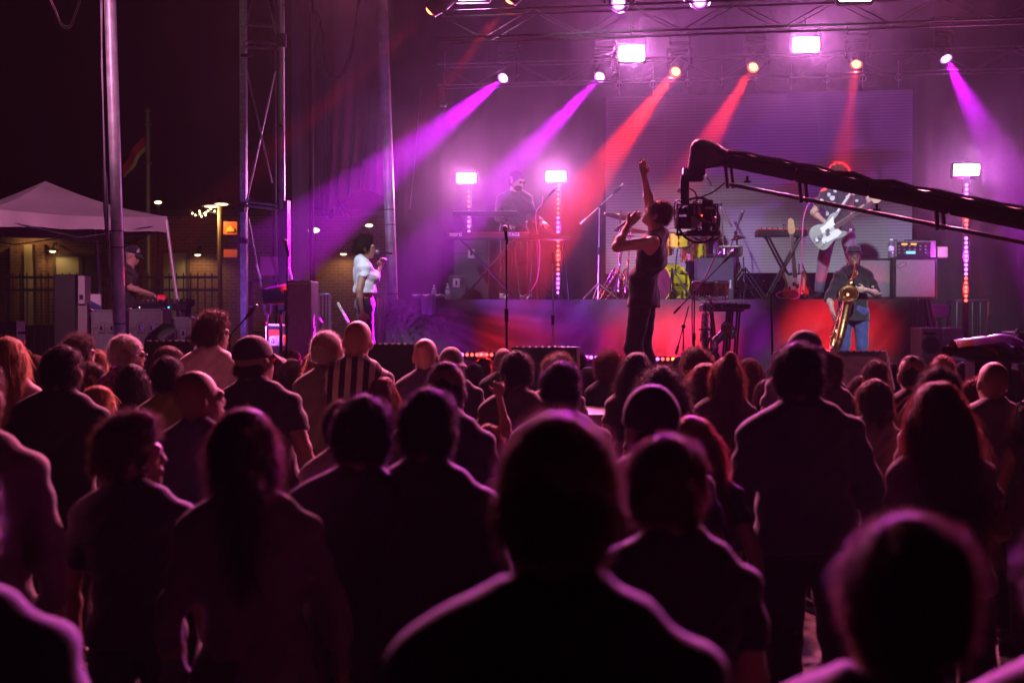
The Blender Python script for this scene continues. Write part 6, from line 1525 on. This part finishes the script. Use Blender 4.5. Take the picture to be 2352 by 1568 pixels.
CROWD = [
 # cx, top, head width, figure, turn, hair, hair colour, shirt, label
 (490,710,60,'mR',0,'tousled','brown','white','man in a white tee standing taller than his neighbours at the left'),
 (295,765,62,'mR',-8,'short','grey','plaid','white haired man in a plaid shirt below the thick pole'),
 (22,768,76,'fd',0,'long','blond','pinkw','woman with long blond hair at the left picture edge'),
 (60,800,36,'fd',0,'bob','blond','grey','small blond head just right of the blond woman at the edge'),
 (82,810,58,'fd',10,'long','auburn','plum','woman with dark red hair between the blond woman and the tall man'),
 (147,787,82,'md',-6,'short','dark','black','broad man with short dark hair in a black tee at the left'),
 (182,765,58,'mR',0,'tousled','brown','char','tousled brown haired person behind the broad man at the left'),
 (220,800,52,'mL',0,'short','blond','char','blond short haired head left of the white haired man'),
 (212,826,62,'mR',-10,'short','brown','plum','short haired man with a lit ear below the blond head'),
 (256,826,50,'fd',0,'long','auburn','char','woman with auburn hair below the white haired man'),
 (306,830,74,'fd',4,'long','dark','black','dark haired woman with sunglasses pushed up on her head'),
 (228,880,84,'fR',-10,'long','blond','pinkw','blond woman turned right in front of the auburn haired woman'),
 (392,790,64,'fR',0,'bob','brown','char','brown haired woman in glasses behind the green jacket'),
 (386,812,74,'rock',-6,'short','dark','green','person in a green jacket raising a horned hand sign'),
 (447,806,40,'fd',0,'bob','blond','grey','small blond head left of the bald man in blue grey'),
 (516,810,58,'fd',0,'curly','auburn','char','person with curly auburn hair beneath the man in the white tee'),
 (456,853,86,'mR',-14,'none','dark','blue','bald man in a blue grey shirt facing right'),
 (583,768,78,'mS',-10,'cap','brown','char','big man in a baseball cap and dark tee, left of centre'),
 (632,815,50,'fR',0,'curly','brown','plum','curly brown haired woman right of the capped man'),
 (670,797,50,'fR',10,'bob','red','char','red haired woman below the magenta box'),
 (673,819,54,'fR',-8,'long','brown','plum','woman in glasses facing right with long brown hair'),
 (755,757,58,'mR',0,'buzz','grey','grey','man with cropped grey hair facing right near the barrier'),
 (736,795,66,'fd',0,'verylong','blond','char','woman with long straight light hair left of the striped jersey'),
 (823,737,56,'mf',0,'none','dark','stripe','bald man in a black and white striped jersey'),
 (701,873,66,'fd',8,'bob','dark','plum','round dark haired head between the capped man and the fair bob'),
 (740,888,74,'fR',-4,'bob','brown','grey','fair haired girl with a bob in a grey top'),
 (815,855,70,'fd',0,'long','dark','char','dark haired woman below the striped jersey'),
 (880,860,80,'fd',0,'verylong','auburn','plum','woman with long dark red hair right of the striped jersey'),
 (897,832,58,'fL',0,'long','red','char','woman with reddish hair behind the dark red haired one'),
 (917,803,48,'mR',0,'short','brown','char','short haired man right of the striped jersey by the wedge'),
 (976,778,52,'md',0,'none','dark','navy','bald man in navy right of the first monitor wedge'),
 (1036,795,60,'md',0,'cap','dark','char','man in a backward cap beside the floor light bar'),
 (1026,826,88,'mf',5,'buzz','dark','black','man with cropped hair and a lit crown edge left of the raised arm'),
 (1090,831,52,'fd',0,'bob','dark','navy','dark head just left of the raised arm'),
 (1156,800,42,'md',0,'none','dark','char','small bald head behind the man in olive'),
 (1180,801,72,'mL',0,'short','dark','olive','man with dark hair in an olive shirt under the straight stand'),
 (1232,812,40,'fd',0,'curly','brown','char','small curly head behind the olive shirt and the dark jacket'),
 (1282,805,76,'mf',0,'curly','brown','char','curly haired person in front of the studded wedge'),
 (1288,822,96,'ml',0,'short','dark','navy','man with prominent ears in a dark jacket at the centre'),
 (1352,840,58,'fd',0,'verylong','dark','black','long haired woman right of the man with prominent ears'),
 (1395,800,66,'mf',0,'curly','auburn','char','curly auburn haired person left of the lead singer feet'),
 (1416,852,42,'fR',0,'bob','blond','char','small fair head beneath the lead singer'),
 (1463,805,80,'fd',0,'verylong','dark','black','tall woman with very dark hair beneath the lead singer'),
 (1521,832,110,'ff',0,'bushy','dark','black','woman with big bushy dark hair right below the singer'),
 (1597,795,66,'mL',0,'tousled','brown','pinkw','brown haired man turned left beneath the bongos'),
 (1620,828,82,'fd',0,'verylong','auburn','black','woman with long auburn hair below the stage piano'),
 (1668,812,76,'ff',0,'bun','auburn','plum','woman with a small bun on top of her long hair'),
 (1720,818,58,'fL',0,'long','auburn','char','long haired woman in glasses right of the bun'),
 (1762,868,66,'fd',-20,'bob','brown','mauve','brown haired person left of the big man in the patterned shirt'),
 (1828,778,104,'ml',0,'short','dark','navy','very broad tall man in a dark patterned shirt, right of centre'),
 (1855,757,66,'mR',6,'cap','dark','blue','man in a plain cap behind the very broad man'),
 (1905,805,66,'md',0,'short','brown','char','short haired man below the saxophonist'),
 (2010,822,62,'mf',0,'short','brown','black','short haired man against the right monitor wedge'),
 (2093,812,62,'md',0,'buzz','dark','black','man with cropped dark hair and glowing ears at the right'),
 (2165,812,56,'mf',0,'buzz','red','char','cropped reddish head below the subwoofer'),
 (2003,865,86,'fL',0,'bob','brown','mauve','girl with fair brown hair turned left at the right side'),
 (1978,858,70,'fd',0,'long','brown','pinkw','woman with brown hair just behind the fair brown girl'),
 (2155,838,92,'md',0,'tousled','dark','black','dark tousled head just behind the long haired woman at the right'),
 (2152,868,140,'ff',0,'verylong','auburn','mauve','woman with very long hair and bare shoulders at the right'),
 (2246,862,84,'fd',0,'curly','auburn','plum','curly auburn haired person right of the long haired woman'),
 (2280,832,66,'md',0,'none','dark','grey','bald man with a shiny crown near the right edge'),
 (2326,842,54,'fd',0,'long','red','char','red haired woman right of the shiny bald man'),
 (2372,905,92,'tank',0,'long','dark','plum','woman in a strappy top with a glowing shoulder at the right edge'),
 (836,893,142,'md',0,'short','dark','black','dark haired man in black, left of the pair in the middle'),
 (988,880,140,'ml',-4,'short','dark','black','dark haired man in a collared black shirt, middle of the picture'),
 (1124,968,98,'fu',0,'long','red','char','red haired person holding one bare arm straight up'),
 (1488,880,132,'mL',6,'beanie','dark','char','man in a dark knitted hat with a glinting earring'),
 (1592,945,130,'fd',0,'long','red','black','woman with glowing red hair behind the near child'),
 (1550,985,192,'mR',10,'short','brown','black','near child in a black tee with pink lit ear, right of the nearest man'),
 (1286,935,276,'mf',0,'buzz','brown','black','man with closely cropped hair in black, nearest the camera at the centre'),
 (302,940,140,'boy',0,'tousled','brown','black','boy in a black tee looking right in profile'),
 (560,925,164,'fl',0,'ponytail','brown','mauve','woman with a long ponytail, pale long sleeved top and black skirt'),
 (2072,1150,312,'fL',-25,'short','brown','plum','near person with tousled hair at the lower right'),
 (2500,1120,300,'ml',0,'short','dark','plum','dark near figure cut off by the lower right corner'),
 (-62,800,135,'ml',0,'short','brown','mauve','person in a grey mauve sweater cut off by the left edge'),
 (-120,1010,250,'ml',0,'short','dark','black','dark near figure cut off by the lower left corner'),
 (788,912,100,'mf',-10,'short','brown','pinkw','person in a pale shirt half hidden behind the dark haired pair'),
 (120,803,46,'fd',5,'bob','brown','char','brown bob between the dark red hair and the broad man at the left'),
 (345,812,48,'mL',0,'short','brown','plum','short brown head right of the white haired man'),
 (545,832,52,'fd',0,'bob','auburn','char','auburn bob tucked left of the capped man shoulder'),
 (797,812,46,'fd',0,'long','brown','plum','brown haired head left of the striped jersey sleeve'),
 (953,822,46,'fd',0,'bob','red','char','small red bob under the bald man in navy'),
 (1112,815,44,'mf',0,'short','dark','char','small dark head behind the bare raised arm'),
 (1330,808,46,'md',0,'short','brown','navy','small short haired head behind the long haired woman at centre'),
 (1562,815,48,'fd',0,'long','brown','plum','long haired head between the bushy hair and the brown haired man'),
 (1690,822,46,'md',0,'tousled','brown','char','small tousled head between the bun and the woman in glasses'),
 (1945,815,50,'fd',0,'bob','auburn','char','auburn bob just below the golden saxophone'),
 (2050,832,50,'mf',0,'tousled','brown','plum','tousled head between the wedge and the man with glowing ears'),
 (2212,828,50,'fd',0,'long','brown','char','long haired head left of the shiny bald man'),
]
jeans = [cloth('crowd_jeans_dark',(.02,.02,.03)), cloth('crowd_black',(.01,.01,.011)), cloth('crowd_khaki',(.07,.05,.04))]
SKINS = [mat('skin_crowd_a',(.32,.18,.125),.6), mat('skin_crowd_b',(.26,.14,.095),.6), mat('skin_crowd_c',(.36,.2,.13),.6)]
for i,(cx,top,w,fg,turn,hr,hc,sh,lab) in enumerate(CROWD):
    pm_ = w/(HWID[hr]*1.1); d = F_PX/pm_
    tp = P(cx,top,d); sc = tp.z/(1.605+HTOP[hr]*1.1)
    F_ = FIG[fg]
    if sc > 1.10: sc = 1.10
    shm = {'stripe': stripe, 'plaid': plaid}.get(sh) or cloth('c_'+sh, CT[sh])
    cap = None; hh = hr; capm = None
    if hr == 'cap': cap = 'back' if 'backward' in lab else 'front'; capm = cloth('cap_dark',(.05,.04,.045)); hh = 'fringe'
    if hr == 'beanie': cap = 'beanie'; capm = cloth('knit_dark',(.04,.03,.035)); hh = 'fringe'
    if hr == 'none': hh = None
    rz = PI+YAW+R(turn)+R(((i*37)%11)-5)
    loc = tp.copy(); loc.z = 0
    wide = 1.12 if 'broad' in lab or 'big man' in lab else 1.0
    t = person(lab, F_, loc, rz, sc, SKINS[i%3], shm, jeans[i%3], hh, hc, group='people in the crowd', cap=cap, capm=capm, sx=wide)
    t.rotation_euler = (R(((i*53)%9-4)*.8), R(((i*29)%9-4)*.8), rz)
    off = t.rotation_euler.to_matrix() @ Vector((0,0,1.7*sc)); t.location.x -= off.x; t.location.y -= off.y
    hM = Matrix.Translation(Vector(F_['head'])) @ Matrix(F_['M'].tolist()).to_4x4()
    if 'glasses' in lab or 'white haired' in lab or 'sunglasses' in lab:
        g_ = MB().torus((-.033,-.108,.004),.02,.0025,rotx(PI/2),14,5).torus((.033,-.108,.004),.02,.0025,rotx(PI/2),14,5).box((-.076,-.05,.008),(.004,.11,.005)).box((.076,-.05,.008),(.004,.11,.005)).box((0,-.109,.006),(.025,.004,.004)).build('glasses', CHROME, t)
        g_.matrix_local = hM @ (Matrix.Translation((0,.04,.09)) if 'sunglasses' in lab else Matrix.Identity(4))
    if 'earring' in lab:
        e_ = MB().ell((.084,.018,-.05),.008,8,6).build('earring', CHROME, t); e_.matrix_local = hM
    if not .8 < sc < 1.12: print('CROWD scale', round(sc,2), round(d,1), lab)
# ================================================================ the hazy air
hz = MB().box((-10, 32, 5.0), (130, 90, 12.0)).build('haze', None, smooth=False)
hm = bpy.data.materials.new('haze'); hm.use_nodes = True; n_ = hm.node_tree
n_.nodes.remove(n_.nodes['Principled BSDF'])
pv = n_.nodes.new('ShaderNodeVolumePrincipled'); pv.inputs['Color'].default_value = (.92,.9,.95,1)
pv.inputs['Density'].default_value = 0.0003; pv.inputs['Anisotropy'].default_value = .3
n_.links.new(pv.outputs[0], n_.nodes['Material Output'].inputs['Volume'])
hz.data.materials.append(hm); hz['kind'] = 'stuff'; hz['label'] = 'thin stage haze hanging in the air over stage and crowd'

# smoke from the hazers lying over the stage only
fx0, fx1 = PY(560,500,19).x, 8.6
fg = MB().box(((fx0+fx1)/2, (15.62+22.7)/2, (STAGE_Z+.01+7.9)/2), (fx1-fx0, 7.08, 7.9-STAGE_Z-.01)).build('stage_smoke', None, smooth=False)
fm = bpy.data.materials.new('stage_smoke'); fm.use_nodes = True; n_ = fm.node_tree
n_.nodes.remove(n_.nodes['Principled BSDF'])
pv = n_.nodes.new('ShaderNodeVolumePrincipled'); pv.inputs['Color'].default_value = (.92,.9,.95,1)
pv.inputs['Density'].default_value = 0.0115; pv.inputs['Anisotropy'].default_value = .72
n_.links.new(pv.outputs[0], n_.nodes['Material Output'].inputs['Volume'])
fg.data.materials.append(fm); fg['kind'] = 'stuff'; fg['label'] = 'denser smoke from the hazers hanging over the stage'

if True:                                          # drifting, uneven smoke
    tcf = n_.nodes.new('ShaderNodeTexCoord'); nf = n_.nodes.new('ShaderNodeTexNoise'); nf.inputs['Scale'].default_value = .75; nf.inputs['Detail'].default_value = 2; nf.inputs['Distortion'].default_value = .6
    mrf = n_.nodes.new('ShaderNodeMapRange'); mrf.inputs[1].default_value = .36; mrf.inputs[2].default_value = .68; mrf.inputs[3].default_value = .002; mrf.inputs[4].default_value = .012
    n_.links.new(tcf.outputs['Object'], nf.inputs['Vector']); n_.links.new(nf.outputs['Fac'], mrf.inputs[0]); n_.links.new(mrf.outputs[0], pv.inputs['Density'])
    cy.volume_step_rate = 1.0; cy.volume_max_steps = 64
